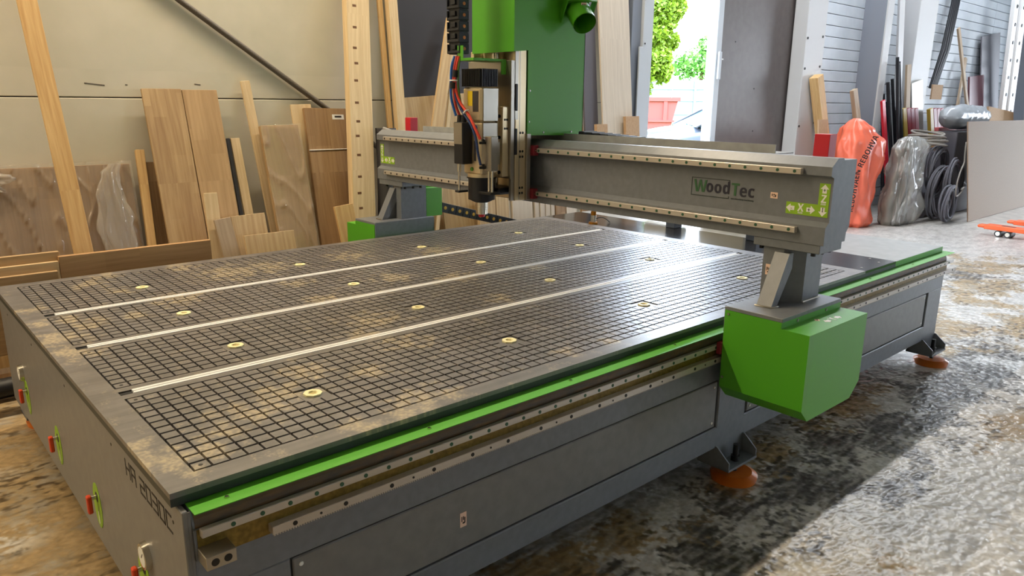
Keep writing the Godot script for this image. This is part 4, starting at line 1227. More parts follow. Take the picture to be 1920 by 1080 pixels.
func boards() -> void:
	board("pine_plank", "long knotless pine plank leaning far left, rising out of the picture", Vector3(0.419, 0, -2.62), Vector3(0.308, 2.4, -3.04), 0.088, 0.022, M.pine)
	# panels in film
	for a in [[0.150, 0.50, "brown wooden panel wrapped in shiny clear film at the far left"], [0.575, 0.30, "brown wooden panel right of the long pine plank, torn film hanging on it"]]:
		var foot := Vector3(a[0], 0, -2.86)
		var head := Vector3(a[0] + 0.005, 1.085, -3.05)
		var o := board("wrapped_board", a[2], foot, head, a[1], 0.04, M.brown, "panel", "film-wrapped panels")
		film_sheet(o, a[1], 1.085, 0.0205, 11 if a[0] < 0.3 else 12)
		if a[0] > 0.3:
			part(o, "torn_film", blob(Vector3(0.02, 0.48, 0.065), 0.62, [[0, 0.05, 0.012, 0.03], [0.08, 0.09, 0.02, 0.025], [0.4, 0.095, 0.022, 0.01], [0.75, 0.07, 0.02, 0.0], [0.92, 0.05, 0.018, 0.01], [1.0, 0.03, 0.012, 0.04]], 431, 0.35), M.film2, "crumpled hanging piece of torn film")
		else:
			part(o, "torn_film", blob(Vector3(-0.14, 0.98, 0.05), 0.14, [[0, 0.10, 0.03, 0], [0.5, 0.13, 0.04, 0.0], [1.0, 0.05, 0.02, -0.03]], 432, 0.6), M.film2, "crumpled film gathered at the top")
	board("square_batten", "short square pine batten between wrapped panel and tall laminated boards", Vector3(0.735, 0, -2.75), Vector3(0.796, 1.158, -3.05), 0.045, 0.03, M.pine)
	board("brown_plank", "narrow brown plank mostly hidden behind the first tall laminated board", Vector3(0.828, 0, -2.84), Vector3(0.857, 1.089, -3.06), 0.07, 0.02, M.brown)
	board("laminated_board", "tall wide laminated board, left one of the pair in the middle of the wall", Vector3(0.954, 0, -2.70), Vector3(0.946, 1.497, -3.05), 0.215, 0.02, M.oak)
	board("laminated_board", "tall wide laminated board, right one of the pair in the middle of the wall", Vector3(1.170, 0, -2.70), Vector3(1.158, 1.494, -3.05), 0.200, 0.02, M.oak2)
	board("dark_strip", "thin dark metal strip beside the tall laminated boards", Vector3(1.310, 0, -2.75), Vector3(1.304, 1.214, -3.05), 0.022, 0.012, M.darksheet, "strip")
	board("birch_batten", "pale birch batten standing right of the thin dark strip", Vector3(1.362, 0, -2.75), Vector3(1.346, 1.212, -3.05), 0.055, 0.02, M.birch)
	board("offcut_board", "narrow light offcut in front of the tall laminated boards", Vector3(1.043, 0, -2.60), Vector3(1.065, 0.926, -2.76), 0.075, 0.018, M.birch, "board", "offcuts standing in front")
	board("offcut_board", "small greyish offcut leaning in front of the narrow light offcut", Vector3(1.175, 0, -2.53), Vector3(1.098, 0.779, -2.70), 0.095, 0.018, M.greyply, "board", "offcuts standing in front")
	board("offcut_board", "squarish plywood offcut behind the widest low offcut", Vector3(1.30, 0, -2.62), Vector3(1.281, 0.778, -2.78), 0.205, 0.018, M.ply, "board", "offcuts standing in front")
	board("offcut_board", "widest low plywood offcut just behind the bed edge", Vector3(1.350, 0, -2.49), Vector3(1.345, 0.681, -2.64), 0.305, 0.018, M.ply, "board", "offcuts standing in front")
	board("tall_batten", "tall narrow batten rising above the film-covered board", Vector3(1.56, 0, -2.85), Vector3(1.445, 1.553, -3.07), 0.055, 0.02, M.birch)
	var w15 := board("wrapped_board", "wooden panel wrapped in crumpled clear film beside the pale plywood strip", Vector3(1.625, 0, -2.70), Vector3(1.604, 1.283, -2.985), 0.245, 0.04, M.oak2, "panel", "film-wrapped panels")
	film_sheet(w15, 0.245, 1.28, 0.0205, 13)
	board("plywood_strip", "pale plywood strip between film-covered panel and wide brown board", Vector3(1.824, 0, -2.82), Vector3(1.788, 1.416, -3.04), 0.14, 0.015, M.birch)
	var w17 := board("wide_brown_board", "wide brown laminated board with a white paper label near its top", Vector3(1.930, 0, -2.74), Vector3(1.953, 1.389, -3.015), 0.32, 0.025, M.brown)
	org = Vector3.ZERO
	part(w17, "paper_label", MB.new().box(Vector3(0.075, 1.36, 0.0130), Vector3(0.085, 0.032, 0.001)), M.white, "white paper label")
	part(w17, "label_print", MB.new().box(Vector3(0.075, 1.362, 0.0137), Vector3(0.05, 0.012, 0.0006)), M.ink)
	part(w17, "cord", MB.new().cyl(Vector3(-0.162, 1.145, 0.0150), Vector3(0.162, 1.15, 0.0150), 0.003, 0.003, 6), M.white, "thin white cord tied round the board")
	board("offcut_board", "short reddish board leaning at the foot of the finger-jointed post", Vector3(1.945, 0, -2.55), Vector3(1.868, 0.792, -2.69), 0.133, 0.02, M.pine, "board", "offcuts standing in front")
	var gl := board("finger_jointed_post", "tall pale finger-jointed timber post with brown joint marks", Vector3(1.985, 0, -2.66), Vector3(2.225, 2.6, -3.04), 0.165, 0.06, M.glulam, "post")
	org = Vector3.ZERO
	for k in 16:
		part(gl, "joint_mark", MB.new().box(Vector3(-0.03 + 0.004 * sin(k * 2.3), 0.62 + k * 0.118 + 0.016 * sin(k * 1.7), 0.0301), Vector3(0.028, 0.015, 0.0006), 0.0, Basis(Vector3.BACK, 0.08)), M.mark)
	board("slim_lath", "slim lath leaning beside the square pole, left of dark sheet", Vector3(2.338, 0, -2.72), Vector3(2.386, 2.5, -3.05), 0.036, 0.02, M.pine)
	board("square_pole", "tall light square pole leaning against the dark sheet's left edge", Vector3(2.40, 0, -2.70), Vector3(2.46, 2.5, -3.02), 0.070, 0.05, M.birch, "pole")
	board("dark_sheet", "large dark grey laminate sheet leaning behind the spindle", Vector3(2.86, 0, -2.90), Vector3(2.86, 2.5, -3.08), 0.74, 0.012, M.darksheet, "sheet")
	board("plywood_sheet", "light plywood sheet standing in front of the dark laminate sheet", Vector3(2.905, 0, -2.82), Vector3(2.80, 1.466, -2.965), 0.60, 0.015, M.ply, "sheet")
	board("slanted_board", "light board leaning slantwise across the dark laminate sheet", Vector3(2.30, 0, -2.60), Vector3(2.965, 2.0, -2.97), 0.095, 0.018, M.ply)
	board("slanted_lath", "thin lath leaning slantwise beside the slanted light board", Vector3(2.47, 0, -2.62), Vector3(3.0, 1.83, -2.98), 0.03, 0.015, M.birch)
	board("plywood_sheet", "low plywood sheet seen under the gantry beam behind the cable chain", Vector3(3.02, 0, -2.70), Vector3(2.98, 0.86, -2.82), 0.52, 0.015, M.ply, "sheet")
	# upright boards seen under the beam, behind the spindle nose
	var up := [[3.075, 0.16, "ply", "first upright board right of the spindle nose, under the beam"], [3.225, 0.125, "ply", "second upright board right of the spindle nose, under the beam"], [3.43, 0.21, "palewood", "broad pale upright board under the beam beside the saddle"], [3.583, 0.045, "palewood", "first thin upright slat right of the broad pale board"], [3.645, 0.05, "palewood", "second thin upright slat right of the broad pale board"], [3.705, 0.05, "palewood", "third thin upright slat right of the broad pale board"], [3.76, 0.04, "palewood", "fourth thin upright slat right of the broad pale board"], [3.85, 0.11, "brown", "brown upright board at the end of the thin slats"], [3.975, 0.115, "palewood", "pale upright board right of the brown one under the beam"]]
	for u in up:
		board("upright_board", u[3], Vector3(u[0] - 0.02, 0, -2.63), Vector3(u[0] + 0.005, 0.92, -2.74), u[1], 0.03, M[u[2]], "board", "upright boards behind the gantry")
	# right of the hood
	board("tall_sheet", "tall pale panel leaning right of the green hood", Vector3(4.745, 0, -2.76), Vector3(4.751, 2.75, -3.05), 0.40, 0.018, M.palewood, "panel")
	board("tall_sheet", "narrow grey-white panel hidden partly behind the tall pale panel", Vector3(4.52, 0, -2.88), Vector3(4.44, 2.7, -3.07), 0.17, 0.018, M.sheetgrey, "panel")
	board("brown_plank", "brown plank showing beside the back edge of the green hood", Vector3(4.40, 0, -2.78), Vector3(4.25, 1.75, -3.05), 0.16, 0.02, M.brown)
	board("cardboard_slab", "small cardboard slab at the foot of the white gate jamb", Vector3(4.905, 0, -2.74), Vector3(4.895, 1.33, -2.86), 0.19, 0.03, M.card, "cardboard", "cardboard by the gate")
	board("cardboard_slab", "small cardboard slab left of the tall pale panel's foot", Vector3(4.40, 0, -2.66), Vector3(4.40, 1.27, -2.78), 0.14, 0.03, M.card, "cardboard", "cardboard by the gate")
	# planks lying on edge behind the bed
	lying("edge_plank", "reddish plank standing on edge close behind the bed", Vector3(0.22, 0.44, -2.43), Vector3(0.93, 0.72, -2.46), M.brown2)
	for k in 3:
		lying("edge_plank", ["lowest of three boards stacked on edge at the far left", "middle of three boards stacked on edge at the far left", "uppermost of three boards stacked on edge at the far left"][k], Vector3(-0.45, 0.301, -2.40 - k * 0.026), Vector3(0.205 + k * 0.012, [0.66, 0.70, 0.742][k], -2.424 - k * 0.026), M.oak2 if k != 1 else M.ply)
	# what carries the planks
	var tr := thing("trestle", "low wooden trestle under the planks behind the bed", "trestle", Vector3(0.2, 0, -2.45))
	for x in [-0.3, 0.55]:
		part(tr, "post", MB.new().bb(Vector3(x - 0.04, 0, -2.40), Vector3(x + 0.04, 0.30, -2.49), 0.003), M.pine)
	part(tr, "rail", MB.new().bb(Vector3(-0.5, 0.24, -2.40), Vector3(0.95, 0.30, -2.49), 0.003), M.pine)
	part(tr, "rail", MB.new().bb(Vector3(0.25, 0.30, -2.42), Vector3(0.95, 0.438, -2.47), 0.003), M.pine)
	single("floor_pipe", MB.new().tube([Vector3(-0.75, 0.06, -2.62), Vector3(-0.02, 0.06, -2.66), Vector3(0.3, 0.06, -2.6)], 0.05, 14), M.black, "thick black pipe lying on the floor behind the bed corner", "pipe")
	board("floor_beam", "rough upright timber behind the left bed corner", Vector3(-0.10, 0, -2.90), Vector3(-0.14, 0.62, -2.98), 0.13, 0.05, M.greyply, "timber", "boards leaning on the wall")
	var cv := thing("grey_cover", "dark grey cloth cover hanging behind the far gantry column", "cover", Vector3(2.28, 0, -2.62))
	var rings := []
	for i in 9:
		var t := i / 8.0
		var r := []
		for k in 14:
			var a := TAU * k / 14
			var wr := 1.0 + 0.14 * sin(a * 5.0 + i * 0.8)
			r.append(Vector3(2.225 + 0.045 * t + (0.085 - 0.02 * t) * cos(a) * wr, t * 1.27, -2.70 - 0.1 * t + 0.06 * sin(a) * wr))
		rings.append(r)
	part(cv, "cloth", MB.new().skin(rings), M.darksheet)
	part(cv, "strap", MB.new().tube([Vector3(2.20, 1.27, -2.72), Vector3(2.27, 1.24, -2.66), Vector3(2.37, 1.10, -2.62)], 0.014, 8), M.rope)
	board("brown_plank", "brown plank behind the far gantry column beside the grey cover", Vector3(2.56, 0, -2.56), Vector3(2.34, 1.06, -2.64), 0.07, 0.02, M.brown2)


func lying(called: String, label: String, a: Vector3, b: Vector3, m: Material) -> void:
	# local y runs along the plank so that its grain does too
	var s := (b - a).abs()
	var o := inst(self, numbered(called), MB.new().box(Vector3.ZERO, Vector3(s.y, s.x, s.z), 0.0015).mesh(Vector3.ZERO), m)
	o.transform = Transform3D(Basis(Vector3(0, 1, 0), Vector3(-1, 0, 0), Vector3(0, 0, 1)), (a + b) * 0.5)
	tag(o, label, "plank", "planks on edge behind the bed")


# crumpled clear film over the front of a panel
func film_sheet(o: Node3D, w: float, h: float, z: float, sd: int) -> void:
	org = Vector3.ZERO
	var g := noise(sd, 1.6, 1)
	var r := noise(sd + 50, 4.2, 1)
	var b := MB.new()
	var nx := 40
	var ny := 60
	var grid := []
	for j in ny + 1:
		var row := []
		for i in nx + 1:
			var x := (i / float(nx) - 0.5) * w * 1.06
			var y := h * (0.06 + 0.97 * j / float(ny))
			var ridge := 1.0 - absf(r.get_noise_2d(x * 1.5 + y * 0.5, y * 0.25 - x * 0.8))
			row.append(Vector3(x, y, z + 0.008 + 0.006 * g.get_noise_2d(x * 1.5, y * 0.7) + 0.020 * pow(ridge, 16.0)))
		grid.append(row)
	for j in ny:
		for i in nx:
			for q in [[[j, i], [j, i + 1], [j + 1, i + 1]], [[j, i], [j + 1, i + 1], [j + 1, i]]]:
				var pn := []
				for e in q:
					var du: Vector3 = grid[e[0]][mini(e[1] + 1, nx)] - grid[e[0]][maxi(e[1] - 1, 0)]
					var dv: Vector3 = grid[mini(e[0] + 1, ny)][e[1]] - grid[maxi(e[0] - 1, 0)][e[1]]
					pn.append(du.cross(dv).normalized())
				b.smooth_tri(grid[q[0][0]][q[0][1]], grid[q[1][0]][q[1][1]], grid[q[2][0]][q[2][1]], pn[0], pn[1], pn[2])
	part(o, "clear_film", b, M.film, "shiny creased clear plastic film")


# ------------------------------------------------------------------ the heap at the right
func blob(c: Vector3, h: float, prof: Array, sd: int, amp: float, seg := 64, rows := 56, lean := Vector3.ZERO, sq := 1.0) -> MB:
	# prof: [t, rx, rz, dx]
	var g := noise(sd, 1.1, 1)
	var rings := []
	for i in rows + 1:
		var t := i / float(rows)
		var k := 0
		while k < prof.size() - 2 and prof[k + 1][0] < t:
			k += 1
		var u := clampf((t - prof[k][0]) / (prof[k + 1][0] - prof[k][0]), 0.0, 1.0)
		u = u * u * (3 - 2 * u)
		var rx: float = lerpf(prof[k][1], prof[k + 1][1], u)
		var rz: float = lerpf(prof[k][2], prof[k + 1][2], u)
		var dx: float = lerpf(prof[k][3], prof[k + 1][3], u)
		var row := []
		for s in seg:
			var a := TAU * s / seg
			var p := Vector3(cos(a), t * 2.0, sin(a))
			var q := g.get_noise_3d(p.x * 1.4, p.y * 1.4, p.z * 1.4)
			var fold := 0.30 - sqrt(absf(g.get_noise_3d(p.x * 1.9 + 9, p.y * 0.45 + 0.5 * p.x, p.z * 1.9)))
			var fold2 := 0.30 - sqrt(absf(g.get_noise_3d(p.x * 3.4 - 4, p.y * 1.1 - 0.8 * p.x, p.z * 3.4 + 4)))
			var f := 1.0 + amp * (0.9 * q + 0.7 * fold + 0.6 * fold2)
			row.append(c + lean * t + Vector3(dx + rx * signf(cos(a)) * pow(absf(cos(a)), sq) * f, t * h, rz * signf(sin(a)) * pow(absf(sin(a)), sq) * f))
		rings.append(row)
	return MB.new().skin(rings)


func heap() -> void:
	# orange rubbish bag with print
	var bg := thing("orange_bag", "full orange plastic sack with black print beside the gantry end", "bag", Vector3(8.72, 0, -2.42))
	part(bg, "sack", blob(Vector3(8.74, 0, -2.45), 1.30, [[0, 0.20, 0.16, 0.02], [0.04, 0.27, 0.20, 0.02], [0.35, 0.28, 0.22, 0.0], [0.6, 0.37, 0.26, -0.02], [0.78, 0.40, 0.26, -0.04], [0.9, 0.26, 0.18, -0.13], [0.97, 0.13, 0.10, -0.18], [1.0, 0.03, 0.03, -0.20]], 401, 0.20), M.bag)
	for e in [["REBOHVAEN", Vector3(8.445, 0.46, -2.335), Vector3(-0.88, 0, 0.47), 0.06], ["REBOHVA", Vector3(8.415, 0.93, -2.215), Vector3(-0.72, 0.05, 0.69), 0.40]]:
		var nz: Vector3 = e[2].normalized()
		var side := Vector3.UP.cross(nz).normalized()
		var ux := (Vector3.UP * cos(e[3]) + side * sin(e[3])).normalized()
		ux = (ux - nz * ux.dot(nz)).normalized()
		label_text(bg, e[0], e[1], Basis(ux, nz.cross(ux), nz), 0.062, M.ink, "bag_print")
	var fb := thing("film_bag", "grey bundle wrapped in cloudy film between orange sack and cable coils", "bundle", Vector3(9.44, 0, -2.18))
	part(fb, "bundle", blob(Vector3(9.40, 0, -2.18), 1.08, [[0, 0.30, 0.12, -0.02], [0.04, 0.33, 0.15, -0.02], [0.5, 0.29, 0.15, 0.02], [0.86, 0.27, 0.13, 0.07], [0.96, 0.22, 0.09, 0.10], [1.0, 0.12, 0.04, 0.12]], 402, 0.16, 64, 56, Vector3.ZERO, 0.62), M.filmgrey)
	part(fb, "loose_film", blob(Vector3(9.42, 0.01, -2.165), 1.07, [[0, 0.30, 0.15, 0.03], [0.06, 0.345, 0.175, 0.01], [0.5, 0.305, 0.175, 0.03], [0.86, 0.285, 0.15, 0.08], [0.96, 0.23, 0.10, 0.11], [1.0, 0.12, 0.04, 0.13]], 406, 0.34, 64, 56, Vector3.ZERO, 0.7), M.film3, "cloudy creased film round the bundle")
	# cable coils on a stack
	single("coil_core", blob(Vector3(10.22, 0, -2.27), 0.92, [[0, 0.32, 0.13, 0], [0.5, 0.33, 0.15, 0], [0.9, 0.30, 0.14, 0], [1.0, 0.15, 0.10, 0]], 403, 0.12), M.sheetgrey, "dark sack buried inside the coils of grey cable", "sack", "", Vector3(10.15, 0, -2.12))
	var rng := RandomNumberGenerator.new()
	rng.seed = 77
	for k in 5:
		var cc: Vector3 = [Vector3(10.12, 0.36, -1.97), Vector3(10.14, 0.61, -2.05), Vector3(10.16, 1.07, -2.22), Vector3(10.22, 0.50, -1.86), Vector3(9.93, 0.25, -1.78)][k]
		var rad: float = [0.355, 0.33, 0.36, 0.29, 0.235][k]
		var b := MB.new()
		for i in 7:
			var pts := []
			var ph := rng.randf() * TAU
			for s in 26:
				var a := TAU * s / 26
				var rr := rad * (1.0 + 0.04 * sin(2 * a + ph)) - 0.012 * i
				if k == 2:
					pts.append(cc + Vector3(cos(a) * rr, 0.022 * i - 0.10 + 0.03 * sin(a + ph), sin(a) * rr * 0.62))
				else:
					pts.append(cc + Vector3(cos(a) * rr, sin(a) * rr * 1.0, 0.016 * (i % 3) + 0.02 * sin(a + ph)))
			b.tube(pts, 0.014, 7, true)
		single("cable_coil", b, M.rope if k == 2 else M.cable, ["largest upright coil of grey cable at the foot of the heap", "upright coil of grey cable above the largest one", "pale coil of rope lying on top of the cable heap", "smaller coil of cable leaning against the fibreboard sheet", "dark small coil beside the film-wrapped bundle"][k], "coil", "coils in the heap", cc - Vector3(0, rad, 0))
	var loop := []
	for s in 30:
		var t := s / 29.0
		loop.append(Vector3(9.97 + 0.2 * sin(t * 9.0) * t, 1.02 - 0.62 * minf(t * 1.6, 1.0) - 0.05 * sin(t * 12.0), -1.69))
	single("rope", MB.new().tube(loop, 0.009, 6), M.rope, "thin pale rope hanging down in front of the cable coils", "rope", "", Vector3(10.05, 0.4, -1.8))
	single("wrapped_roll", MB.new().skin(roll_rings()), M.wrap, "grey roll in shiny plastic wrap lying on top of the heap", "roll", "", Vector3(11.3, 1.12, -2.25))
	single("roll_support", MB.new().bb(Vector3(10.72, 0, -2.30), Vector3(11.95, 1.12, -2.04), 0.01), M.sheetgrey, "tall grey carton under the plastic-wrapped roll", "box", "", Vector3(11.3, 0, -2.3))
	board("fibreboard_sheet", "large brown fibreboard sheet standing on edge at the right", Vector3(11.53, 0, -1.62), Vector3(11.53, 1.26, -1.80), 2.55, 0.016, M.mdf, "sheet", "sheets in the heap")
	# timber, rods and profiles standing behind
	board("timber_block", "thick short timber leaning right of the white column", Vector3(8.95, 0, -2.80), Vector3(8.27, 1.75, -2.865), 0.14, 0.11, M.pine, "timber", "timber in the heap")
	board("timber_block", "small timber leaning at the foot of the grey column", Vector3(9.62, 0, -2.62), Vector3(9.15, 1.62, -2.80), 0.12, 0.05, M.greyply, "timber", "timber in the heap")
	board("dark_carton", "dark cardboard piece behind the orange sack", Vector3(8.19, 0, -2.55), Vector3(8.17, 1.28, -2.68), 0.22, 0.02, M.card, "cardboard", "cardboard by the gate")
	var rods := [[9.95, 2.06, 10.2, 0.022], [10.10, 1.98, 10.48, 0.032], [10.22, 2.02, 10.5, 0.02], [10.05, 1.75, 10.35, 0.025], [10.28, 1.80, 10.62, 0.024], [10.14, 1.6, 10.2, 0.03], [10.35, 1.5, 10.4, 0.026]]
	for k in rods.size():
		var r: Array = rods[k]
		single("dark_rod", MB.new().tube([Vector3(r[2], 0.0, -2.46 - 0.04 * k), Vector3(r[0], r[1], -2.64 - 0.04 * k)], r[3], 10), M.navy, ["tallest dark metal rod standing steeply right of the grey column", "thick dark rod slanting down to the right in the bundle", "slim tall rod in the middle of the dark bundle", "medium dark rod between the tallest and the thick slanting one", "medium dark rod at the right side of the bundle", "short stout dark rod low in the bundle", "shortest dark rod standing upright at the right of the bundle"][k], "rod", "dark rods leaning by the grey column", Vector3(r[2], 0, -2.42 - 0.045 * k))
	board("red_strip", "red profile strip leaning left of the dark rods", Vector3(10.0, 0, -2.50), Vector3(9.62, 1.50, -2.62), 0.09, 0.03, M.redpaint, "profile", "coloured profiles")
	board("long_white_plank", "tall white plank rising behind the red and yellow profiles", Vector3(10.75, 0, -2.74), Vector3(10.47, 2.9, -2.90), 0.17, 0.03, M.column_light)
	board("long_grey_plank", "tall grey plank rising behind the red and yellow profiles", Vector3(11.05, 0, -2.72), Vector3(10.85, 2.0, -2.84), 0.14, 0.03, M.greyply)
	board("foil_board", "board wrapped in crumpled silver foil in front of the white column", Vector3(11.5, 0, -2.70), Vector3(11.18, 1.75, -2.84), 0.40, 0.05, M.foil, "board", "timber in the heap")
	var cols := ["yellow", "darkred", "darkred", "darkred"]
	for g in 2:
		for k in 4:
			var bx := (10.66 if g == 0 else 11.62) + k * 0.135
			var nm: String = "yellow" if k == 0 else ["first", "second", "third"][k - 1] + " dark red"
			board("coloured_profile", "%s short profile in the %s group of red and yellow profiles" % [nm, "left" if g == 0 else "right"], Vector3(bx, 0, -2.50), Vector3(bx - 0.26, 1.40, -2.66), 0.115, 0.05, M.ochre if k == 0 else M.darkred, "profile", "coloured profiles")
	for k in 2:
		single("red_tube", MB.new().bb(Vector3(10.95, 1.06 + k * 0.052, -2.42), Vector3(12.0, 1.11 + k * 0.052, -2.36), 0.004), M.pinkred, ["lower pinkish red tube lying across the heap", "upper pinkish red tube lying across the heap"][k], "tube", "red tubes lying across", Vector3(11.4, 1.06 + k * 0.09, -2.33))
	single("tube_support", MB.new().bb(Vector3(11.0, 0, -2.44), Vector3(11.9, 1.06, -2.34), 0.006), M.card, "narrow carton carrying the red tubes", "box", "", Vector3(11.1, 0, -2.36))
	# cables down the wall
	var cb := thing("cable_bundle", "bundle of black cables hanging down the white wall", "cables", Vector3(12.4, 1.7, -3.0))
	for k in 5:
		part(cb, "cable", MB.new().tube([Vector3(12.72 + k * 0.05, 4.0, -3.02), Vector3(12.62 + k * 0.06, 3.0, -3.0), Vector3(12.42 + k * 0.07 + 0.05 * sin(k), 2.3, -2.98), Vector3(12.20 + k * 0.05, 1.72, -3.0)], 0.024, 8), M.navy)
	part(cb, "carton_flap", MB.new().box(Vector3(12.38, 1.66, -2.96), Vector3(0.42, 0.22, 0.02)), M.card)
	board("leaning_stick", "thin stick leaning on the white wall, the one slanting left", Vector3(13.9, 0, -2.62), Vector3(12.90, 2.62, -2.96), 0.09, 0.03, M.greyply, "stick", "sticks on the white wall")
	board("leaning_stick", "thin stick leaning on the white wall, the one slanting right", Vector3(12.55, 0, -2.72), Vector3(13.55, 2.2, -3.0), 0.07, 0.03, M.greyply, "stick", "sticks on the white wall")
	board("maroon_panel", "dull maroon panel leaning left of the ladder", Vector3(14.1, 0, -2.74), Vector3(13.95, 1.92, -2.93), 0.70, 0.03, M.maroon, "panel", "sheets in the heap")
	board("grey_sheet", "tall grey sheet leaning just behind the ladder", Vector3(15.1, 0, -2.84), Vector3(14.75, 2.6, -3.05), 0.95, 0.02, M.sheetgrey, "sheet", "sheets in the heap")
	# ladder
	var ld := thing("ladder", "aluminium ladder leaning on the wall at the right edge", "ladder", Vector3(15.2, 0, -2.6))
	for k in 2:
		var xo: float = [0.0, 0.25][k]
		part(ld, "stile", MB.new().prism([Vector2(14.60 + xo, 0.0), Vector2(14.83 + xo, 0.0), Vector2(14.33 + xo, 3.8), Vector2(14.10 + xo, 3.8)], 2, -2.66 + k * 0.03, -2.60 + k * 0.03), M.alu)
	part(ld, "stile", MB.new().prism([Vector2(15.38, 0.0), Vector2(15.62, 0.0), Vector2(15.12, 3.8), Vector2(14.88, 3.8)], 2, -2.74, -2.70), M.alu)
	for k in 13:
		var yy := 0.25 + k * 0.28
		part(ld, "rung", MB.new().cyl(Vector3(14.98 - yy * 0.13, yy, -2.63), Vector3(15.46 - yy * 0.13, yy, -2.70), 0.02, 0.02, 10), M.alu)
		for q in [[0.12, -2.60], [0.37, -2.57]]:
			part(ld, "rung_end", MB.new().cyl(Vector3(14.60 + q[0] - yy * 0.13, yy, q[1]), Vector3(14.60 + q[0] - yy * 0.13, yy, q[1] + 0.008), 0.030, 0.030, 10), M.black)
	board("carton_flat", "flattened cardboard leaning behind the fibreboard sheet", Vector3(13.6, 0, -2.2), Vector3(13.7, 1.36, -2.42), 1.25, 0.03, M.card, "cardboard", "cardboard in the heap")
	board("pale_panel", "pale chipboard panel standing at the right edge of the picture", Vector3(14.5, 0, -2.0), Vector3(14.5, 1.5, -2.2), 0.75, 0.03, M.birch, "panel", "sheets in the heap")
	# pallet truck
	var pj := thing("pallet_truck", "orange pallet truck forks reaching in from the right edge", "pallet truck", Vector3(9.6, 0, -0.6))
	for k in 2:
		var o := Vector3(9.36, 0.055, -1.22) + Vector3(0.62, 0, 0.13) * k
		var dirv := Vector3(-0.10, 0, 1.0).normalized()
		var sd := Vector3(1.0, 0, 0.10).normalized()
		var q := []
		var bas := Basis(sd, Vector3.UP, -dirv)
		part(pj, "fork", MB.new().box(o + dirv * 0.62 + Vector3(0, 0.045, 0), Vector3(0.155, 0.05, 1.10), 0.006, bas).box(o + dirv * 0.04 + Vector3(0, 0.045, 0), Vector3(0.11, 0.035, 0.10), 0.012, bas), M.jack)
		for w in [0.22, 0.32]:
			part(pj, "roller", MB.new().cyl(o + dirv * w - sd * 0.06 + Vector3(0, -0.018, 0), o + dirv * w + sd * 0.06 + Vector3(0, -0.018, 0), 0.037, 0.037, 18), M.black)
			part(pj, "roller_hub", MB.new().cyl(o + dirv * w - sd * 0.064 + Vector3(0, -0.018, 0), o + dirv * w - sd * 0.058 + Vector3(0, -0.018, 0), 0.024, 0.024, 14), M.chrome)
		part(pj, "slot", MB.new().box(o + dirv * 0.30 + Vector3(0, 0.0705, 0), Vector3(0.05, 0.001, 0.14), 0.0, bas), M.black)
	part(pj, "body", MB.new().box(Vector3(9.56, 0.22, 0.08), Vector3(0.72, 0.40, 0.28), 0.02), M.jack)
	part(pj, "tow_bar", MB.new().tube([Vector3(9.56, 0.42, 0.12), Vector3(9.54, 1.15, 0.36)], 0.02, 10).tube([Vector3(9.40, 1.15, 0.36), Vector3(9.68, 1.15, 0.36)], 0.016, 10), M.jack)
	for k in [-0.1, 0.1]:
		part(pj, "steer_wheel", MB.new().cyl(Vector3(9.56 + k - 0.03, 0.09, 0.12), Vector3(9.56 + k + 0.03, 0.09, 0.12), 0.09, 0.09, 20), M.black)


func roll_rings() -> Array:
	var g := noise(55, 3.0, 3)
	var rings := []
	for i in 21:
		var t := i / 20.0
		var r := 0.16 * pow(maxf(1.0 - pow(absf(t * 2 - 1), 5.0), 0.02), 0.5)
		var row := []
		for k in 24:
			var a := TAU * k / 24
			var f := 1.0 + 0.22 * g.get_noise_3d(cos(a), sin(a), t * 4.0)
			row.append(Vector3(10.55 + t * 1.55, 1.305 + sin(a) * r * f, -2.17 + cos(a) * r * 1.0 * f))
		rings.append(row)
	return rings


# ------------------------------------------------------------------ outside the gate
func leaf_cloud(centres: Array, per: int, size: float, sd: int, squash := 0.8) -> MB:
	var rng := RandomNumberGenerator.new()
	rng.seed = sd
	var b := MB.new()
	for c in centres:
		for k in per:
			var d: Vector3 = Vector3(rng.randfn(), rng.randfn() * squash, rng.randfn()).normalized() * c[1] * pow(rng.randf(), 0.45)
			var p: Vector3 = c[0] + d
			var n := Vector3(rng.randfn(), rng.randfn() + 0.6, rng.randfn()).normalized()
			var x := n.cross(Vector3(rng.randfn(), rng.randfn(), rng.randfn())).normalized()
			var y := n.cross(x)
			var s := size * rng.randf_range(0.7, 1.3)
			b.face([p - x * s * 0.5, p + y * s * 0.9 - x * s * 0.05, p + x * s * 0.5 + y * s * 0.1, p - y * s * 0.9], n)
	return b


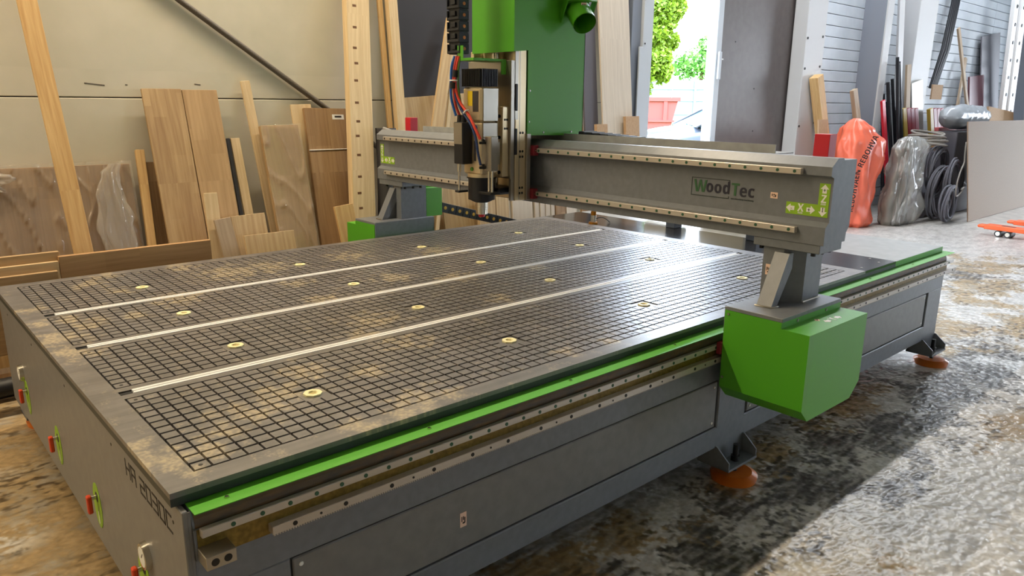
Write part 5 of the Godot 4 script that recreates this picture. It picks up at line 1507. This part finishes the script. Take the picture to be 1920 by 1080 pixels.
func outside() -> void:
	var gm := MB.new()
	var H := func(x: float, z: float) -> float:
		var dd := Vector2(x - 6.0, z + 3.0).length()
		return -0.04 + 0.022 * maxf(dd - 12.0, 0.0) if z < -3.3 else -0.04
	for i in 22:
		for j in 14:
			var x0 := -10.0 + i * 4.0
			var z0 := -3.4 - j * 4.0
			gm.face([Vector3(x0, H.call(x0, z0), z0), Vector3(x0 + 4, H.call(x0 + 4, z0), z0), Vector3(x0 + 4, H.call(x0 + 4, z0 - 4), z0 - 4), Vector3(x0, H.call(x0, z0 - 4), z0 - 4)], Vector3.UP)
	var gr := struct("ground_outside", gm, M.grass)
	part(gr, "yard", MB.new().bb(Vector3(2, -0.06, -9.0), Vector3(30, -0.02, -3.3)), M.yard)
	part(gr, "yard", MB.new().bb(Vector3(21.2, -0.1, -20), Vector3(70, -0.03, 40)).bb(Vector3(-10, -0.1, 9.2), Vector3(40, -0.03, 50)), M.yard)
	# fence
	var fn := thing("metal_fence", "pale blue-grey sheet metal fence beyond the yard", "fence", Vector3(33, 0.7, -22.5))
	var a := Vector3(27.5, 0, -27.9)
	var dirv := (Vector3(34.6, 0, -21.59) - Vector3(32.28, 0, -23.63)).normalized()
	for k in 14:
		var c: Vector3 = a + dirv * (k * 1.2 + 0.6)
		var gy: float = H.call(c.x, c.z)
		var bas := Basis(dirv, Vector3.UP, dirv.cross(Vector3.UP))
		part(fn, "sheet", MB.new().box(Vector3(c.x, gy + 1.1, c.z), Vector3(1.18, 2.2, 0.02), 0.0, bas), M.fence)
		if k % 2 == 0:
			part(fn, "post", MB.new().box(Vector3(c.x, gy + 1.1, c.z) + bas.z * -0.06 + dirv * 0.6, Vector3(0.12, 2.2, 0.08), 0.0, bas).box(Vector3(c.x, gy + 1.1, c.z) + bas.z * 0.06 + dirv * 0.6, Vector3(0.12, 2.2, 0.08), 0.0, bas), M.fence)
		for h in [0.45, 1.15, 1.75]:
			part(fn, "rail", MB.new().box(Vector3(c.x, gy + h, c.z) + bas.z * 0.04, Vector3(1.2, 0.06, 0.04), 0.0, bas).box(Vector3(c.x, gy + h, c.z) + bas.z * -0.04, Vector3(1.2, 0.06, 0.04), 0.0, bas), M.fence)
	# red skip
	var sk := thing("red_skip", "red steel skip container standing in the yard", "container", Vector3(18.6, 0.1, -14.4))
	var sdv := Vector3(0.747, 0, 0.665).normalized()
	var sb := Basis(sdv, Vector3.UP, sdv.cross(Vector3.UP))
	var sc := Vector3(19.05, 0.05, -14.37)
	var skb := MB.new()
	var outl := [Vector2(-1.4, 0), Vector2(1.25, 0), Vector2(1.75, 1.55), Vector2(-1.9, 1.55)]
	var f0 := []
	var f1 := []
	for p in outl:
		f0.append(sc + sdv * p.x * 0.72 + Vector3(0, p.y, 0) + sb.z * 0.8)
		f1.append(sc + sdv * p.x * 0.72 + Vector3(0, p.y, 0) - sb.z * 0.8)
	skb.face(f0, sb.z)
	skb.face(f1, -sb.z)
	for i in 3:
		var e: int = [3, 0, 1][i]
		skb.face([f0[e], f0[(e + 1) % 4], f1[(e + 1) % 4], f1[e]], [-sdv, Vector3.DOWN, sdv][i])
	part(sk, "tub", skb, M.skip)
	for side in [1.0, -1.0]:
		part(sk, "rim", MB.new().box(sc + Vector3(0, 1.52, 0) + sb.z * 0.82 * side, Vector3(2.62, 0.12, 0.08), 0.0, sb), M.skip)
		part(sk, "rib", MB.new().box(sc + Vector3(0, 0.85, 0) + sb.z * 0.82 * side, Vector3(2.3, 0.06, 0.06), 0.0, sb), M.skip)
		for k in [-0.95, -0.1, 0.85]:
			part(sk, "rib", MB.new().box(sc + Vector3(0, 1.2, 0) + sdv * k + sb.z * 0.82 * side, Vector3(0.12, 0.7, 0.05), 0.0, sb), M.skip)
	# tree with light leaves
	var tr := thing("leafy_tree", "tree with light green leaves beside the gateway", "tree", Vector3(13.6, 0, -10.6))
	part(tr, "trunk", MB.new().tube([Vector3(13.3, -0.1, -10.9), Vector3(13.35, 1.5, -10.8), Vector3(13.6, 3.0, -10.6), Vector3(13.5, 5.2, -10.7)], 0.13, 10), M.bark)
	for q in [Vector3(14.7, 3.1, -10.0), Vector3(14.6, 2.3, -10.1), Vector3(14.9, 4.0, -10.1), Vector3(12.3, 3.6, -11.6)]:
		part(tr, "branch", MB.new().tube([Vector3(13.5, 2.2, -10.7), (Vector3(13.5, 2.8, -10.7) + q) * 0.5, q], 0.035, 7), M.bark)
	var lf := part(tr, "foliage", leaf_cloud([[Vector3(14.3, 3.9, -10.5), 0.75], [Vector3(13.9, 3.0, -10.7), 0.8], [Vector3(14.35, 2.4, -10.3), 0.42], [Vector3(14.65, 2.55, -10.15), 0.35], [Vector3(14.8, 3.4, -10.1), 0.35], [Vector3(14.25, 1.75, -10.4), 0.33], [Vector3(13.2, 4.2, -11.2), 1.1], [Vector3(15.1, 4.1, -9.95), 0.25], [Vector3(14.95, 2.9, -10.05), 0.25], [Vector3(14.55, 3.05, -10.25), 0.45], [Vector3(14.2, 2.0, -10.4), 0.45], [Vector3(14.9, 3.7, -10.05), 0.4], [Vector3(14.75, 2.2, -10.1), 0.3]], 1200, 0.075, 801), M.leaves)
	lf.set_meta("kind", "stuff")
	for k in 3:
		var bp: Vector3 = [Vector3(44.4, 0.9, -36.0), Vector3(48.6, 0.9, -32.2), Vector3(52.8, 0.9, -28.4)][k]
		var bt := thing("far_tree", ["round green tree behind the left half of the fence", "round green tree behind the middle of the fence", "yellowish green tree behind the right end of the fence"][k], "tree", bp, "trees behind the fence")
		part(bt, "trunk", MB.new().cyl(bp, bp + Vector3(0, 3.2, 0), 0.2, 0.14, 8), M.bark)
		var fo := part(bt, "foliage", leaf_cloud([[bp + Vector3(0, 3.4, 0), 1.5], [bp + Vector3(0.4, 4.4 + k * 0.3, 0.3), 0.9], [bp + Vector3(-0.9, 3.3, -0.8), 1.1], [bp + Vector3(0.9, 3.2, 0.8), 1.1]], 700, 0.2, 820 + k), M.leaves2 if k < 2 else M.leaves)
		fo.set_meta("kind", "stuff")
	single("utility_pole", MB.new().cyl(Vector3(46.2, 0.8, -33.8), Vector3(46.2, 5.0, -33.8), 0.11, 0.09, 10), M.skip, "thin reddish pole standing behind the fence", "pole", "", Vector3(46.2, 0.8, -33.8))
	car()


func car() -> void:
	# silver car in the yard, nose to the left
	var t := thing("parked_car", "silver car parked in the yard, bonnet and windscreen showing", "car", Vector3(13.22, 0, -7.22))
	org = Vector3.ZERO
	var fwd := Vector3(-0.80, 0, -0.60)
	t.basis = Basis(fwd, Vector3.UP, fwd.cross(Vector3.UP))
	# profile stations along x (nose at +2.2): [x, half width, bottom, belt]
	var sts := [[2.20, 0.55, 0.30, 0.58], [2.10, 0.74, 0.22, 0.74], [1.8, 0.84, 0.20, 0.84], [1.2, 0.88, 0.20, 0.95], [0.8, 0.89, 0.20, 1.00], [0.0, 0.89, 0.20, 1.00], [-1.0, 0.89, 0.20, 1.02], [-1.8, 0.86, 0.22, 1.03], [-2.15, 0.76, 0.30, 0.98]]
	var rings := []
	for s in sts:
		var hw: float = s[1]
		var b0: float = s[2]
		var b1: float = s[3]
		var row := []
		for p in [[-0.85, 0.0], [-1.0, 0.18], [-1.0, 0.62], [-0.93, 0.88], [-0.72, 1.0], [-0.3, 1.035], [0.3, 1.035], [0.72, 1.0], [0.93, 0.88], [1.0, 0.62], [1.0, 0.18], [0.85, 0.0]]:
			row.append(Vector3(s[0], b0 + (b1 - b0) * p[1], hw * p[0]))
		rings.append(row)
	part(t, "body", MB.new().skin(rings), M.carpaint)
	var cab := []
	for s in [[0.86, 0.80, 1.0, 1.01], [0.30, 0.72, 1.0, 1.30], [0.0, 0.66, 1.0, 1.43], [-0.9, 0.64, 1.0, 1.46], [-1.4, 0.64, 1.0, 1.36], [-1.85, 0.70, 1.0, 1.04]]:
		var row := []
		for p in [[-1.08, 0.0], [-1.0, 0.85], [-0.85, 1.0], [0.0, 1.03], [0.85, 1.0], [1.0, 0.85], [1.08, 0.0]]:
			row.append(Vector3(s[0], s[2] + (s[3] - s[2]) * p[1], s[1] * p[0]))
		cab.append(row)
	part(t, "cabin_glass", MB.new().skin(cab), M.carglass)
	part(t, "roof", MB.new().box(Vector3(-0.55, 1.465, 0), Vector3(1.1, 0.03, 1.18), 0.012), M.carpaint)
	for z in [-1.0, 1.0]:
		part(t, "mirror", MB.new().box(Vector3(0.62, 1.05, z * 0.98), Vector3(0.12, 0.13, 0.18), 0.03), M.darksheet)
		part(t, "windscreen_pillar", MB.new().tube([Vector3(0.86, 1.0, z * 0.83), Vector3(0.3, 1.30, z * 0.74), Vector3(0.0, 1.45, z * 0.62)], 0.025, 6), M.darksheet)
		part(t, "headlamp", MB.new().box(Vector3(2.08, 0.68, z * 0.58), Vector3(0.12, 0.13, 0.30), 0.03), M.chrome)
		for x in [1.35, -1.35]:
			part(t, "wheel", MB.new().cyl(Vector3(x, 0.31, z * 0.70), Vector3(x, 0.31, z * 0.90), 0.31, 0.31, 24), M.tyre)
	part(t, "wiper", MB.new().tube([Vector3(0.88, 1.03, -0.6), Vector3(0.80, 1.06, 0.1)], 0.012, 6), M.black)


const LAMP_WARM := 7.0
const DAY_FILL := 5.0


func _ready() -> void:
	# camera
	var cam := Camera3D.new()
	cam.name = "camera"
	cam.fov = 42.55
	cam.near = 0.05
	cam.far = 200.0
	var right := Vector3(0.74684274, 0.0099875, 0.66492569)
	var down := Vector3(-0.15527449, -0.96962924, 0.18896818)
	var fwd := Vector3(0.64661871, -0.24437551, -0.72260975)
	cam.transform = Transform3D(Basis(right, -down, -fwd), Vector3(-0.45970872, 0.78081832 + Y0, 1.53637547))
	add_child(cam)
	cam.current = true
	# sky and exposure
	var we := WorldEnvironment.new()
	we.name = "world_environment"
	var env := Environment.new()
	env.background_mode = Environment.BG_SKY
	var sky := Sky.new()
	var sm := ProceduralSkyMaterial.new()
	sm.sky_top_color = Color(0.82, 0.90, 1.0)
	sm.sky_horizon_color = Color(0.96, 0.98, 1.0)
	sm.ground_horizon_color = Color(0.80, 0.80, 0.78)
	sm.ground_bottom_color = Color(0.5, 0.5, 0.48)
	sm.sky_energy_multiplier = 3.6
	sm.ground_energy_multiplier = 1.0
	sky.sky_material = sm
	env.sky = sky
	env.ambient_light_source = Environment.AMBIENT_SOURCE_DISABLED
	env.tonemap_mode = Environment.TONE_MAPPER_LINEAR
	env.tonemap_exposure = 1.30
	env.sdfgi_enabled = true
	env.ssao_enabled = true
	env.ssil_enabled = true
	we.environment = env
	add_child(we)
	materials()
	M.brown2 = wood(Color(0.70, 0.55, 0.38), Color(0.60, 0.45, 0.29), 111, 6)
	M.ochre = mk(Color(0.62, 0.52, 0.20), 0.5)
	M.pinkred = mk(Color(0.72, 0.36, 0.36), 0.5)
	lamps()
	building()
	build_cnc()
	boards()
	heap()
	outside()
